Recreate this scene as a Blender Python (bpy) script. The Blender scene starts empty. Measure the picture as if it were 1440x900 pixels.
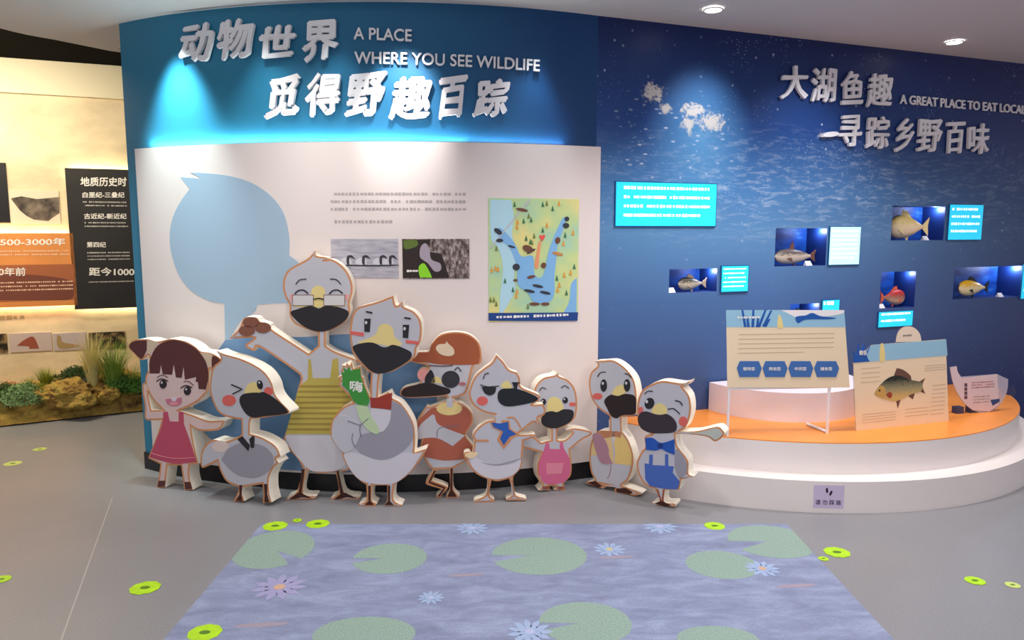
import bpy, bmesh, math, random
from mathutils import Vector, noise
from mathutils.geometry import tessellate_polygon
random.seed(7)
SC = bpy.context.scene
COL = SC.collection
# ---------------------------------------------------------------- camera
CAMZ, PITCH, FPX = 1.6, math.radians(7.0), 1040.0
cd = bpy.data.cameras.new('camera'); cam = bpy.data.objects.new('camera', cd); COL.objects.link(cam)
cam.location = (0, 0, CAMZ); cam.rotation_euler = (math.pi/2 - PITCH, 0, 0)
cd.sensor_width = 36; cd.lens = FPX/1440*36; SC.camera = cam
# ---------------------------------------------------------------- world, exposure
w = bpy.data.worlds.new('world'); SC.world = w; w.use_nodes = True
w.node_tree.nodes['Background'].inputs[0].default_value = (.9, .9, 1, 1)
w.node_tree.nodes['Background'].inputs[1].default_value = .50
SC.view_settings.view_transform = 'Standard'; SC.view_settings.look = 'None'
SC.view_settings.gamma = 1; SC.view_settings.exposure = 0.34; SC.view_settings.use_curve_mapping = False
HC = 2.88                                   # ceiling height
def area(loc, sx, sy, power, col, aim=(0, 0, -1)):
    l = bpy.data.lights.new('area_light', 'AREA'); l.shape = 'RECTANGLE'; l.size = sx; l.size_y = sy
    l.energy = power; l.color = col
    o = bpy.data.objects.new('area_light', l); COL.objects.link(o); o.location = loc
    o.rotation_euler = Vector(aim).to_track_quat('-Z', 'Y').to_euler(); return o
area((-1.2, .6, HC-.06), 1.6, 1.6, 34, (1, .95, .9))
area((2.0, 1.4, HC-.06), 1.6, 1.6, 40, (1, .93, .9))
area((-4.6, 5.6, 3.1), 1.8, .8, 125, (1, .86, .62), (-.1, .35, -1))
# ---------------------------------------------------------------- pixel rays (1440 x 900 frame)
CS, SN = math.cos(PITCH), math.sin(PITCH)
CO = Vector((0, 0, CAMZ))
def ray(px, py):
    dx = (px-720)/FPX; dy = (450-py)/FPX
    return Vector((dx, CS+dy*SN, -SN+dy*CS))
def on_z(px, py, z=0.0):
    r = ray(px, py); return CO + r*((z-CAMZ)/r.z)
class Plane:
    step = None
    def __init__(s, o, ang=0.0, lean=0.0):
        s.o = Vector(o); s.u = Vector((math.cos(ang), math.sin(ang), 0))
        n = Vector((math.sin(ang), -math.cos(ang), 0))
        s.v = (Vector((0, 0, 1))*math.cos(lean) - n*math.sin(lean)); s.n = n*math.cos(lean) + Vector((0, 0, 1))*math.sin(lean)
    dz = 0.0
    def map(s, a, b, d): return s.o + s.u*a + s.v*(b+s.dz) + s.n*d
    def inv(s, px, py, d=0.0):
        r = ray(px, py); o = s.o + s.n*d
        t = (o-CO).dot(s.n)/r.dot(s.n); p = CO + r*t - s.o
        return (p.dot(s.u), p.dot(s.v))
class Arc:                                  # vertical cylinder seen from outside; s = arc length from its nearest point
    def __init__(s, cx, cy, R, step=.05): s.cx, s.cy, s.R, s.step = cx, cy, R, step
    def map(s, a, b, d):
        f = a/s.R; r = s.R+d
        return Vector((s.cx + r*math.sin(f), s.cy - r*math.cos(f), b))
    def inv(s, px, py, d=0.0):
        r = ray(px, py); R = s.R+d
        a = r.x**2+r.y**2; b = -2*(r.x*s.cx+r.y*s.cy); c = s.cx**2+s.cy**2-R*R
        D = b*b-4*a*c
        t = (-b-math.sqrt(max(D, 0)))/(2*a); p = CO+r*t
        return (math.atan2(p.x-s.cx, s.cy-p.y)*s.R, p.z)
class Floor:                                # horizontal: s = x, b = y, d = height
    step = None
    def __init__(s, z): s.z = z
    def map(s, a, b, d): return Vector((a, b, s.z+d))
    def inv(s, px, py, d=0.0):
        p = on_z(px, py, s.z+d); return (p.x, p.y)
# ---------------------------------------------------------------- materials
def lin(c): return tuple((x/12.92 if x <= .04045 else ((x+.055)/1.055)**2.4) for x in c)
def rgb(r, g, b): return lin((r/255, g/255, b/255)) + (1,)
MC = {}
def mat(name, col, rough=.55, emit=None, es=1.0, metal=0, noise_amt=0, noise_scale=20, bump=0, alpha=1, trans=0, spec=.4):
    if name in MC: return MC[name]
    m = bpy.data.materials.new(name); m.use_nodes = True; nt = m.node_tree; b = nt.nodes['Principled BSDF']
    b.inputs['Base Color'].default_value = col; b.inputs['Roughness'].default_value = rough
    b.inputs['Metallic'].default_value = metal; b.inputs['Specular IOR Level'].default_value = spec
    if emit: b.inputs['Emission Color'].default_value = emit; b.inputs['Emission Strength'].default_value = es
    if alpha < 1: b.inputs['Alpha'].default_value = alpha
    if trans: b.inputs['Transmission Weight'].default_value = trans
    if noise_amt or bump:
        tc = nt.nodes.new('ShaderNodeTexCoord'); n = nt.nodes.new('ShaderNodeTexNoise')
        n.inputs['Scale'].default_value = noise_scale; n.inputs['Detail'].default_value = 5
        nt.links.new(tc.outputs['Object'], n.inputs['Vector'])
        if noise_amt:
            r = nt.nodes.new('ShaderNodeValToRGB'); r.color_ramp.elements[0].position = .3; r.color_ramp.elements[1].position = .7
            r.color_ramp.elements[0].color = tuple(c*(1-noise_amt) for c in col[:3])+(1,)
            r.color_ramp.elements[1].color = tuple(min(1, c*(1+noise_amt)) for c in col[:3])+(1,)
            nt.links.new(n.outputs['Fac'], r.inputs[0]); nt.links.new(r.outputs[0], b.inputs['Base Color'])
        if bump:
            bp = nt.nodes.new('ShaderNodeBump'); bp.inputs['Strength'].default_value = bump
            nt.links.new(n.outputs['Fac'], bp.inputs['Height']); nt.links.new(bp.outputs[0], b.inputs['Normal'])
    MC[name] = m; return m
class NB:                                   # small node-graph helper
    def __init__(s, name, rough=.5):
        s.m = bpy.data.materials.new(name); s.m.use_nodes = True; s.nt = s.m.node_tree
        s.b = s.nt.nodes['Principled BSDF']; s.b.inputs['Roughness'].default_value = rough; s.b.inputs['Specular IOR Level'].default_value = .3
    def n(s, t, **kw):
        x = s.nt.nodes.new('ShaderNode'+t)
        for k, v in kw.items():
            if hasattr(x, k) and not k[0].isupper(): setattr(x, k, v)
        return x
    def l(s, a, b): s.nt.links.new(a, b)
    def val(s, x, sock):
        if isinstance(x, (int, float)): sock.default_value = x
        elif isinstance(x, tuple): sock.default_value = x
        else: s.l(x, sock)
    def math(s, op, a, b=0.0, c=None):
        x = s.n('Math', operation=op); s.val(a, x.inputs[0]); s.val(b, x.inputs[1])
        if c is not None: s.val(c, x.inputs[2])
        return x.outputs[0]
    def mr(s, v, a, b, c=0.0, d=1.0):
        x = s.n('MapRange'); x.clamp = True; s.val(v, x.inputs[0])
        for i, q in enumerate((a, b, c, d)): x.inputs[i+1].default_value = q
        return x.outputs[0]
    def mix(s, f, a, b, blend='MIX'):
        x = s.n('Mix', data_type='RGBA', blend_type=blend); s.val(f, x.inputs[0]); s.val(a, x.inputs[6]); s.val(b, x.inputs[7]); return x.outputs[2]
    def noise(s, vec, sc, det=4, rough=.5, dist=0):
        x = s.n('TexNoise'); s.l(vec, x.inputs['Vector']); x.inputs['Scale'].default_value = sc; x.inputs['Detail'].default_value = det
        x.inputs['Roughness'].default_value = rough; x.inputs['Distortion'].default_value = dist; return x.outputs['Fac']
    def vor(s, vec, sc):
        x = s.n('TexVoronoi'); s.l(vec, x.inputs['Vector']); x.inputs['Scale'].default_value = sc; return x
    def uv(s): return s.n('TexCoord').outputs['UV']
    def map(s, vec, scale=(1, 1, 1), rot=0, loc=(0, 0, 0)):
        x = s.n('Mapping'); s.l(vec, x.inputs[0]); x.inputs['Scale'].default_value = scale; x.inputs['Rotation'].default_value = (0, 0, rot); x.inputs['Location'].default_value = loc; return x.outputs[0]
    def ramp(s, f, stops):
        x = s.n('ValToRGB'); s.l(f, x.inputs[0]); e = x.color_ramp.elements
        while len(e) < len(stops): e.new(.5)
        for q, (p, c) in zip(e, stops): q.position = p; q.color = c
        return x.outputs[0]
    def out(s, col): s.l(col, s.b.inputs['Base Color']); return s.m
# ---------------------------------------------------------------- object helpers
def link(name, me, mats, parent=None, off=None):
    o = bpy.data.objects.new(name, me); COL.objects.link(o)
    for m in (mats if isinstance(mats, (list, tuple)) else [mats]): me.materials.append(m)
    if parent is not None:
        o.parent = parent; org = Vector((0, 0, 0)); q = parent
        while q is not None: org += q.location; q = q.parent
        for v in me.vertices: v.co -= org
    else:
        n = max(1, len(me.vertices)); zmin = min(v.co.z for v in me.vertices)
        c = sum((v.co for v in me.vertices), Vector())/n; c.z = zmin
        for v in me.vertices: v.co -= c
        o.location = c
    return o
def tag(o, label, cat, group=None):
    o['label'] = label; o['category'] = cat
    if group: o['group'] = group
    return o
def struct(o): o['kind'] = 'structure'; return o
def thing(name, loc, label, cat, group=None):
    o = bpy.data.objects.new(name, None); COL.objects.link(o); o.location = loc; o.empty_display_size = .05
    return tag(o, label, cat, group)
def smooth(pts, n=4):
    out = []; N = len(pts)
    for i in range(N):
        p0, p1, p2, p3 = pts[i-1], pts[i], pts[(i+1) % N], pts[(i+2) % N]
        if len(p1) > 2: p0 = p1
        if len(p2) > 2: p3 = p2
        if len(p1) > 2 and len(p2) > 2: out.append((p1[0], p1[1])); continue
        for k in range(n):
            t = k/n; t2 = t*t; t3 = t2*t
            out.append(tuple(.5*((2*p1[j])+(-p0[j]+p2[j])*t+(2*p0[j]-5*p1[j]+4*p2[j]-p3[j])*t2+(-p0[j]+3*p1[j]-3*p2[j]+p3[j])*t3) for j in (0, 1)))
    return out
def corners(pts): return [(p[0], p[1], 1) for p in pts]
def area2(p): return sum(p[i-1][0]*p[i][1]-p[i][0]*p[i-1][1] for i in range(len(p)))/2
def inset(p, d):
    if area2(p) < 0: p = p[::-1]
    out = []; N = len(p)
    for i in range(N):
        a, b, c = Vector(p[i-1]), Vector(p[i]), Vector(p[(i+1) % N])
        e1 = (b-a); e2 = (c-b)
        if e1.length < 1e-7 or e2.length < 1e-7: out.append(tuple(b)); continue
        n1 = Vector((-e1.y, e1.x)).normalized(); n2 = Vector((-e2.y, e2.x)).normalized()
        n = n1+n2
        n = n.normalized() if n.length > 1e-4 else n1
        out.append(tuple(b+n*min(d/max(.5, n.dot(n1)), d*2)))
    return out
def mesh_from(surf, verts, faces, midx=None, step=True):
    bm = bmesh.new(); vs = [bm.verts.new(v) for v in verts]
    for i, f in enumerate(faces):
        try:
            q = bm.faces.new([vs[j] for j in f]); q.material_index = midx[i] if midx else 0
        except ValueError: pass
    if surf.step and step:
        lo = min(v[0] for v in verts); hi = max(v[0] for v in verts); st = surf.step
        k = math.floor(lo/st)+1
        while k*st < hi-1e-5:
            bmesh.ops.bisect_plane(bm, geom=bm.verts[:]+bm.edges[:]+bm.faces[:], dist=1e-6, plane_co=(k*st, 0, 0), plane_no=(1, 0, 0)); k += 1
    uvl = bm.loops.layers.uv.new('UVMap')
    for f in bm.faces:
        for l in f.loops: l[uvl].uv = (l.vert.co.x, l.vert.co.y)
    for v in bm.verts: v.co = surf.map(v.co.x, v.co.y, v.co.z)
    bmesh.ops.recalc_face_normals(bm, faces=bm.faces)
    me = bpy.data.meshes.new('mesh'); bm.to_mesh(me); bm.free(); return me
def prism(name, surf, poly, d0, d1, mats, parent=None):      # poly in surface coordinates
    q = []
    for p in poly:
        if not q or (abs(p[0]-q[-1][0])+abs(p[1]-q[-1][1])) > 1e-5: q.append((p[0], p[1]))
    if abs(q[0][0]-q[-1][0])+abs(q[0][1]-q[-1][1]) < 1e-5: q.pop()
    if area2(q) < 0: q = q[::-1]
    n = len(q); verts = [(a, b, d1) for a, b in q]+[(a, b, d0) for a, b in q]
    tris = tessellate_polygon([[Vector((a, b, 0)) for a, b in q]])
    faces = [tuple(t) for t in tris]; mi = [0]*len(faces)
    faces += [tuple(i+n for i in t)[::-1] for t in tris]; mi += [1]*len(tris)
    for i in range(n): j = (i+1) % n; faces.append((i, i+n, j+n, j)); mi.append(1)
    if not (isinstance(mats, (list, tuple)) and len(mats) > 1): mi = [0]*len(mi)
    return link(name, mesh_from(surf, verts, faces, mi), mats, parent)
def inv_poly(surf, pts, d=0.0): return [surf.inv(x, y, d) for x, y in pts]
def box(name, surf, a0, b0, d0, a1, b1, d1, mats, parent=None):
    return prism(name, surf, [(a0, b0), (a1, b0), (a1, b1), (a0, b1)], d0, d1, mats, parent)
def add_quads(surf, quads, d, name, m, parent):               # many small flat quads in one mesh
    V = []; F = []
    for (a0, b0, a1, b1) in quads:
        k = len(V); V += [(a0, b0, d), (a1, b0, d), (a1, b1, d), (a0, b1, d)]; F.append((k, k+1, k+2, k+3))
    return link(name, mesh_from(surf, V, F, step=False), m, parent)
def rows(surf, a0, b0, a1, b1, n, d, m, parent, name='text_lines', last=1.0, fill=.5, seed=0):
    """small print too small to read: n rows of tiny stroke marks between (a0,b0) lower left and (a1,b1) upper right"""
    rr = random.Random(seed+int(a0*997)); q = []; H = (b1-b0)/n; h = H*fill
    for i in range(n):
        top = b1-i*H; x = a0; end = a0+(a1-a0)*(last if i == n-1 else 1)
        while x+h < end:
            if rr.random() > .06:
                ww = h*rr.uniform(.5, .92); hh = h*rr.uniform(.55, .8); q.append((x, top-h*.5-hh/2, x+ww, top-h*.5+hh/2))
            x += h
    o = add_quads(surf, q, d, name, m, parent); o['kind'] = 'stuff'; return o
def extrude_z(p, z0, z1, name, m, parent=None):               # plan polygon extruded vertically
    return prism(name, Floor(0), p, z0, z1, m, parent)
def lathe(profile, seg=32):
    V = []; F = []
    for r, z in profile:
        for k in range(seg): V.append((r*math.cos(2*math.pi*k/seg), r*math.sin(2*math.pi*k/seg), z))
    for i in range(len(profile)-1):
        for k in range(seg): F.append((i*seg+k, i*seg+(k+1) % seg, (i+1)*seg+(k+1) % seg, (i+1)*seg+k))
    F.append(tuple(range(seg))[::-1]); F.append(tuple((len(profile)-1)*seg+k for k in range(seg)))
    return V, F
def raw(name, V, F, m, loc=(0, 0, 0), parent=None, sm=False):
    me = bpy.data.meshes.new('mesh'); me.from_pydata([tuple(Vector(v)+Vector(loc)) for v in V], [], F); me.update()
    if sm:
        for p in me.polygons: p.use_smooth = True
    return link(name, me, m, parent)
# ---------------------------------------------------------------- lettering
_fc = bpy.data.curves.new('lettering', 'FONT'); _fo = bpy.data.objects.new('lettering', _fc); COL.objects.link(_fo)
_fc.resolution_u = 4
def text_mesh(s, bold=0.0):
    """glyph mesh; bold = stroke widening, made of slightly shifted copies so that dense characters stay clean"""
    _fc.body = s; _fc.extrude = .5
    bpy.context.view_layer.update()
    me = bpy.data.meshes.new_from_object(_fo.evaluated_get(bpy.context.evaluated_depsgraph_get()))
    V = [tuple(v.co) for v in me.vertices]; F = [tuple(p.vertices) for p in me.polygons]
    bpy.data.meshes.remove(me)
    if bold:
        V0, F0 = V, F; V, F = [], []
        for i, (dx, dy) in enumerate(((0, 0), (1, .2), (-1, -.2), (.2, 1), (-.2, -1))):
            k = len(V); V += [(x+dx*bold, y+dy*bold, z*(1-.012*i)) for x, y, z in V0]; F += [tuple(j+k for j in f) for f in F0]
    return V, F
def bbox(V): return min(v[0] for v in V), min(v[1] for v in V), max(v[0] for v in V), max(v[1] for v in V)
def put_text(name, surf, V, F, bb, A, B, C, d0, d1, m, parent=None, brush=0.0, seed=0):
    """A lower-left, B lower-right, C upper-left in surface coordinates; bb = glyph box mapped onto them"""
    out = []
    for x, y, z in V:
        if brush:
            n = noise.noise_vector(Vector((x*2.6+seed*7.3, y*2.6, seed*3.1))); n2 = noise.noise_vector(Vector((x*9+seed, y*9, seed)))
            x, y = x+n.x*brush+n2.x*brush*.35, y+n.y*brush+n2.y*brush*.35
        u = (x-bb[0])/(bb[2]-bb[0]); v = (y-bb[1])/(bb[3]-bb[1])
        out.append((A[0]+(B[0]-A[0])*u+(C[0]-A[0])*v, A[1]+(B[1]-A[1])*u+(C[1]-A[1])*v, d0+(z+.5)*(d1-d0)))
    return link(name, mesh_from(surf, out, F, step=False), m, parent)
def char_box(surf, x0, y0, x1, y1, d, skew=0, rise=0):
    A = surf.inv(x0, y1, d); B = surf.inv(x1, y1-rise, d); C = surf.inv(x0+skew, y0, d); return A, B, C
def flat_line(name, surf, s, x0, y0, x1, y1, hpx, d, m, parent, bold=.0, th=.001):
    """line of print from pixel (x0,y0) to (x1,y1) along its foot, hpx tall"""
    V, F = text_mesh(s, bold); bb = bbox(V)
    A = surf.inv(x0, y0, d); B = surf.inv(x1, y1, d); C = surf.inv(x0, y0-hpx, d)
    return put_text(name, surf, V, F, bb, A, B, C, d, d+th, m, parent)
# ================================================================ MATERIALS
cream = mat('cream_board_edge', rgb(255, 246, 230), .5)
white = mat('white_paint', rgb(236, 228, 226), .45)
brown_line = mat('orange_brown_outline', rgb(208, 144, 98), .5)
bird_grey = mat('bird_grey', rgb(194, 193, 201), .5)
bird_grey2 = mat('bird_wing_grey', rgb(156, 153, 165), .5)
bird_white = mat('bird_white', rgb(212, 208, 216), .5)
black = mat('beak_black', rgb(38, 36, 40), .5)
yellow = mat('nose_yellow', rgb(232, 212, 140), .5)
blush = mat('cheek_red', rgb(222, 104, 96), .5)
pale_blush = mat('cheek_pink', rgb(232, 158, 150), .5)
maroon = mat('dark_brown_leg', rgb(66, 30, 22), .5)
skin = mat('skin_print', rgb(218, 192, 188), .5)
hair = mat('hair_print', rgb(88, 46, 44), .5)
pink = mat('dress_pink', rgb(190, 78, 104), .5)
pink2 = mat('pocket_pink', rgb(226, 138, 158), .5)
mouthm = mat('mouth_print', rgb(196, 118, 140), .5)
lettering_white = mat('lettering_white', rgb(240, 236, 238), .45)
print_white = mat('print_white', rgb(240, 236, 230), .5)
ink = mat('print_ink', rgb(120, 112, 112), .6)
kickm = mat('kick_black', rgb(28, 26, 30), .4)

def mat_blue():
    b = NB('teal_blue_paint', .42); o = b.uv()
    sep = b.n('SeparateXYZ'); b.l(o, sep.inputs[0])
    f = b.mr(sep.outputs[0], -.9, 1.1)
    return b.out(b.mix(f, rgb(44, 124, 158), rgb(20, 66, 118)))
def mat_floor():
    b = NB('speckled_grey_floor', .32); o = b.n('TexCoord').outputs['Object']
    n1 = b.noise(o, 260, 3); n2 = b.noise(o, 1.2, 3)
    c = b.ramp(n1, [(.34, rgb(116, 116, 121)), (.66, rgb(160, 160, 165))])
    c = b.mix(b.mr(n2, .35, .7, 0, .35), c, rgb(130, 130, 136))
    b.l(b.mr(n2, .3, .7, .28, .4), b.b.inputs['Roughness']); b.b.inputs['Specular IOR Level'].default_value = .5
    return b.out(c)
def mat_ocean(g):
    b = NB('underwater_photo_print', .4); uv = b.uv(); sep = b.n('SeparateXYZ'); b.l(uv, sep.inputs[0]); s, z = sep.outputs[0], sep.outputs[1]
    f = b.mr(z, .4, 2.85)
    base = b.ramp(f, [(0, rgb(60, 84, 136)), (.3, rgb(72, 106, 158)), (.48, rgb(88, 134, 180)), (.6, rgb(72, 122, 176)), (.76, rgb(32, 72, 138)), (1, rgb(18, 38, 92))])
    base = b.mix(b.mr(s, 1.4, 4.0, 0, .75), base, rgb(40, 44, 98))
    # cyan light pool of the ceiling spot, painted into the print colour
    def blob(cx, cz, rx, rz):
        a = b.math('POWER', b.math('DIVIDE', b.math('SUBTRACT', s, cx), rx), 2); c = b.math('POWER', b.math('DIVIDE', b.math('SUBTRACT', z, cz), rz), 2)
        return b.math('SQRT', b.math('ADD', a, c))
    gl = b.mr(blob(g[0], g[1], .42, .5), 1, 0); base = b.mix(b.math('MULTIPLY', gl, .6), base, rgb(110, 180, 230))
    st = b.map(uv, (2.2, 9, 1), rot=-.12)
    foam = b.noise(st, 3.2, 10, .72, .6); band = b.math('MULTIPLY', b.mr(z, 1.42, 1.8), b.mr(z, 2.35, 1.95))
    sm = b.mr(s, .1, .9, .35, 1); sm = b.math('MULTIPLY', sm, b.mr(s, 1.6, 3.2, 1, .35))
    fm = b.math('MULTIPLY', b.math('MULTIPLY', b.mr(foam, .5, .68), band), sm)
    base = b.mix(b.math('MULTIPLY', fm, .62), base, rgb(190, 205, 225))
    v = b.vor(uv, 16); spk = b.mr(v.outputs['Distance'], .17, .07); rnd = b.n('SeparateXYZ'); b.l(v.outputs['Color'], rnd.inputs[0])
    spk = b.math('MULTIPLY', spk, b.mr(rnd.outputs[0], .55, .75)); spk = b.math('MULTIPLY', spk, b.mr(b.noise(uv, 1.8, 2), .42, .6))
    spk = b.math('MULTIPLY', spk, b.mr(z, 1.2, 2.0, .1, .8))
    base = b.mix(spk, base, rgb(200, 215, 240))
    v2 = b.vor(uv, 45); sp2 = b.math('MULTIPLY', b.mr(v2.outputs['Distance'], .22, .1), b.mr(b.noise(uv, 2.6, 3), .5, .66))
    base = b.mix(b.math('MULTIPLY', sp2, b.mr(z, 1.3, 1.9, .12, .6)), base, rgb(180, 205, 240))
    st2 = b.map(uv, (1, 2.6, 1), rot=-.25); v3 = b.vor(st2, 13); r3 = b.n('SeparateXYZ'); b.l(v3.outputs['Color'], r3.inputs[0])
    cl = b.mr(blob(.55, 2.15, .75, .42), 1, .3)
    sp3 = b.math('MULTIPLY', b.math('MULTIPLY', b.mr(v3.outputs['Distance'], .26, .12), b.mr(r3.outputs[1], .5, .6)), cl)
    base = b.mix(b.math('MULTIPLY', sp3, .75), base, rgb(205, 215, 235))
    n = b.noise(uv, 26, 8, .8)
    for cx, cz, rx, rz in g[2]:
        k = b.math('ADD', blob(cx, cz, rx, rz), b.math('MULTIPLY', b.math('SUBTRACT', n, .5), 5.0))
        base = b.mix(b.mr(k, 1, .55, 0, .85), base, rgb(222, 214, 205))
    return b.out(base)
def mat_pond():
    b = NB('painted_pond_projection', .45); uv = b.uv()  # projected pond light mixed into a bluish base colour
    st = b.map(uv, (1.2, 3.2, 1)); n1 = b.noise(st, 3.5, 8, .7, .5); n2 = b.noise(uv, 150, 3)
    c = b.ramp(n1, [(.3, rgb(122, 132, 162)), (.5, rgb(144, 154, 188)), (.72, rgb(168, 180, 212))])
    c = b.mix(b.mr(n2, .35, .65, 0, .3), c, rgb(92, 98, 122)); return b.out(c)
def mat_lily(i):
    b = NB('lily_pad_projection.%d' % i, .45); uv = b.uv(); n = b.noise(uv, 150, 3)
    c = b.ramp(n, [(.35, rgb(128, 152, 148)), (.65, rgb(158, 184, 168))]); return b.out(c)
def mat_beige():
    b = NB('beige_mountain_wallpaper', .6); o = b.uv()
    n = b.noise(b.map(o, (.8, 1.6, 1)), 1.7, 6, .6); c = b.ramp(n, [(.35, rgb(206, 188, 156)), (.62, rgb(240, 222, 186))]); return b.out(c)
M_blue, M_floor, M_pond, M_beige = mat_blue(), mat_floor(), mat_pond(), mat_beige()

# ================================================================ STRUCTURE
WALL = Arc(-.80, 7.70, 3.315)
RW_O = WALL.map(WALL.inv(836, 400)[0], 0, 0); RANG = math.radians(20.65)
RWALL = Plane((RW_O.x, RW_O.y, 0), RANG)
sR = WALL.inv(836, 400)[0]; sL = WALL.inv(190, 400)[0]
FL = Floor(0)
M_ceiling = mat('ceiling_paint', rgb(214, 208, 206), .7)
struct(prism('floor', FL, [(-8, -3), (8, -3), (8, 9), (-8, 9)], -.05, 0, M_floor))
cpts = [(-4.2, -3), (8, -3), (8, 7.6), (-1.6, 7.6), (-2.1, 6.0), (-2.45, 5.66)] + \
       smooth([(-2.81, 5.46), (-3.12, 5.22), (-3.29, 4.93), (-3.4, 4.3), (-3.5, 2.5)])[:17]
struct(extrude_z(cpts, HC, HC+.3, 'ceiling', M_ceiling))
seamp = [on_z(158, 700), on_z(86, 900)]
dd = (seamp[1]-seamp[0]); p0 = seamp[0]; p1 = seamp[0]+dd*1.6; nn = Vector((-dd.y, dd.x, 0)).normalized()*.003
struct(prism('trim_1', FL, [(p0+nn)[:2], (p1+nn)[:2], (p1-nn)[:2], (p0-nn)[:2]], 0, .0008, mat('floor_weld_line', rgb(176, 172, 174), .4)))
# curved teal wall, solid, with a black kick board
struct(prism('wall_front', WALL, [(sL, 0), (sR, 0), (sR, HC), (sL, HC)], -.28, 0, M_blue))
struct(prism('baseboard_front', WALL, [(sL, 0), (sR, 0), (sR, .115), (sL, .115)], 0, .012, kickm))
# ocean wall with rectangular openings
def rect(surf, x0, y0, x1, y1, d=0.0):
    xc, yc = (x0+x1)/2, (y0+y1)/2
    return (surf.inv(x0, yc, d)[0], surf.inv(xc, y1, d)[1], surf.inv(x1, yc, d)[0], surf.inv(xc, y0, d)[1])
niche_px = [(941, 378, 1008, 411), (1090, 321, 1162, 374), (1254, 290, 1328, 338), (1238, 382, 1287, 433), (1341, 375, 1435, 419), (1111, 427, 1152, 447)]
niches = [rect(RWALL, *q) for q in niche_px]
RL = 6.6
ss = sorted({0.0, RL} | {n[0] for n in niches} | {n[2] for n in niches}); zz = sorted({0.0, HC} | {n[1] for n in niches} | {n[3] for n in niches})
V = []; F = []
for i in range(len(ss)-1):
    for j in range(len(zz)-1):
        cx, cz = (ss[i]+ss[i+1])/2, (zz[j]+zz[j+1])/2
        if any(n[0] < cx < n[2] and n[1] < cz < n[3] for n in niches): continue
        k = len(V); V += [(ss[i], zz[j], 0), (ss[i+1], zz[j], 0), (ss[i+1], zz[j+1], 0), (ss[i], zz[j+1], 0)]; F.append((k, k+1, k+2, k+3))
gp = RWALL.inv(985, 195)
blobs = [RWALL.inv(918, 130)+(.075, .06), RWALL.inv(975, 155)+(.10, .045), RWALL.inv(1000, 172)+(.11, .06), RWALL.inv(968, 175)+(.05, .05), RWALL.inv(936, 152)+(.04, .035), RWALL.inv(1158, 190)+(.05, .018)]
M_ocean = mat_ocean((gp[0], gp[1], blobs))
struct(link('wall_right', mesh_from(RWALL, V, F), M_ocean))

# left gallery behind: beige wall, black ceiling
a_ = math.radians(22); LW = Plane((-4.4, 6.9, 0), a_)
zt = (LW.inv(0, 82)[1]+LW.inv(165, 93)[1])/2
struct(prism('wall_left', LW, [(-4, 0), (3.4, 0), (3.4, zt), (-4, zt)], -.2, 0, M_beige))
struct(prism('trim_2', LW, [(-4, zt-.30), (3.4, zt-.30), (3.4, zt), (-4, zt)], .0, .035, mat('cornice_cream', rgb(236, 226, 196), .6)))
struct(prism('ceiling_dark', FL, [(-8, -3), (3, -3), (3, 9), (-8, 9)], zt, zt+.1, mat('ceiling_black', rgb(6, 5, 6), .95, spec=.05)))

# ================================================================ DOWNLIGHTS AND SPOTS
def spot(loc, aim, deg, power, col, blend=.6, rad=.04):
    l = bpy.data.lights.new('spot_light', 'SPOT'); l.energy = power; l.color = col; l.spot_size = math.radians(deg); l.spot_blend = blend; l.shadow_soft_size = rad
    o = bpy.data.objects.new('spot_light', l); COL.objects.link(o); o.location = loc
    o.rotation_euler = (Vector(aim)-Vector(loc)).to_track_quat('-Z', 'Y').to_euler()
M_lens = mat('lamp_lens', (1, 1, 1, 1), .3, emit=(1, .97, .92, 1), es=9)
M_ring = mat('lamp_ring', rgb(235, 232, 230), .4)
def downlight(x, y, label):
    t = thing('downlight', (x, y, HC-.012), label, 'light', 'recessed downlights')
    V, F = lathe([(.056, HC-.004), (.056, HC-.012), (.048, HC-.012), (.048, HC-.004)], 28)
    raw('ring', V, F[:-2], M_ring, (x, y, 0), t)
    V, F = lathe([(.048, HC-.003), (.048, HC-.009), (.03, HC-.013)], 28); raw('lens', V, F, M_lens, (x, y, 0), t)
dl1, dl2 = on_z(1003, 12, HC), on_z(1342, 58, HC)
downlight(dl1.x, dl1.y, 'round bright recessed downlight over the splash in the ocean wall picture')
downlight(dl2.x, dl2.y, 'round bright recessed downlight above the white fish-theme title, nearer the dim ceiling end')
WARM = (1, .93, .84)
def wall_spot(px, py, dist, power, deg, col=WARM, surf=WALL, blend=.7):
    a, b = surf.inv(px, py); p = surf.map(a, b, 0); q = surf.map(a, b, dist); q.z = HC-.03
    spot(q, p, deg, power, col, blend)
wall_spot(258, 205, .24, 130, 56, (.8, 1, .98), WALL, 1.0)
wall_spot(570, 150, .42, 60, 46, (1, .97, .93))
wall_spot(755, 228, .16, 16, 40, (.85, 1, 1), WALL, 1.0); wall_spot(380, 235, .24, 13, 60, (.88, 1, .98), WALL, 1.0); wall_spot(480, 235, .24, 11, 60, (.88, 1, .98), WALL, 1.0)
wall_spot(420, 320, .5, 10, 80); wall_spot(742, 215, .3, 9, 50, (.9, .95, 1))
wall_spot(985, 225, .5, 24, 72, (.95, .97, 1), RWALL, 1.0); wall_spot(1120, 330, .7, 30, 90, (.95, .95, 1), RWALL, 1.0)
for x, y, p in ((-2.4, 3.5, 46), (-1.0, 3.6, 46), (.9, 3.6, 56), (1.55, 3.95, 62), (2.6, 4.35, 62), (3.6, 4.3, 56)):
    spot((x, y, HC-.03), (x, y+.15, 0), 120, p, (1, .94, .9), .8, .06)

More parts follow.
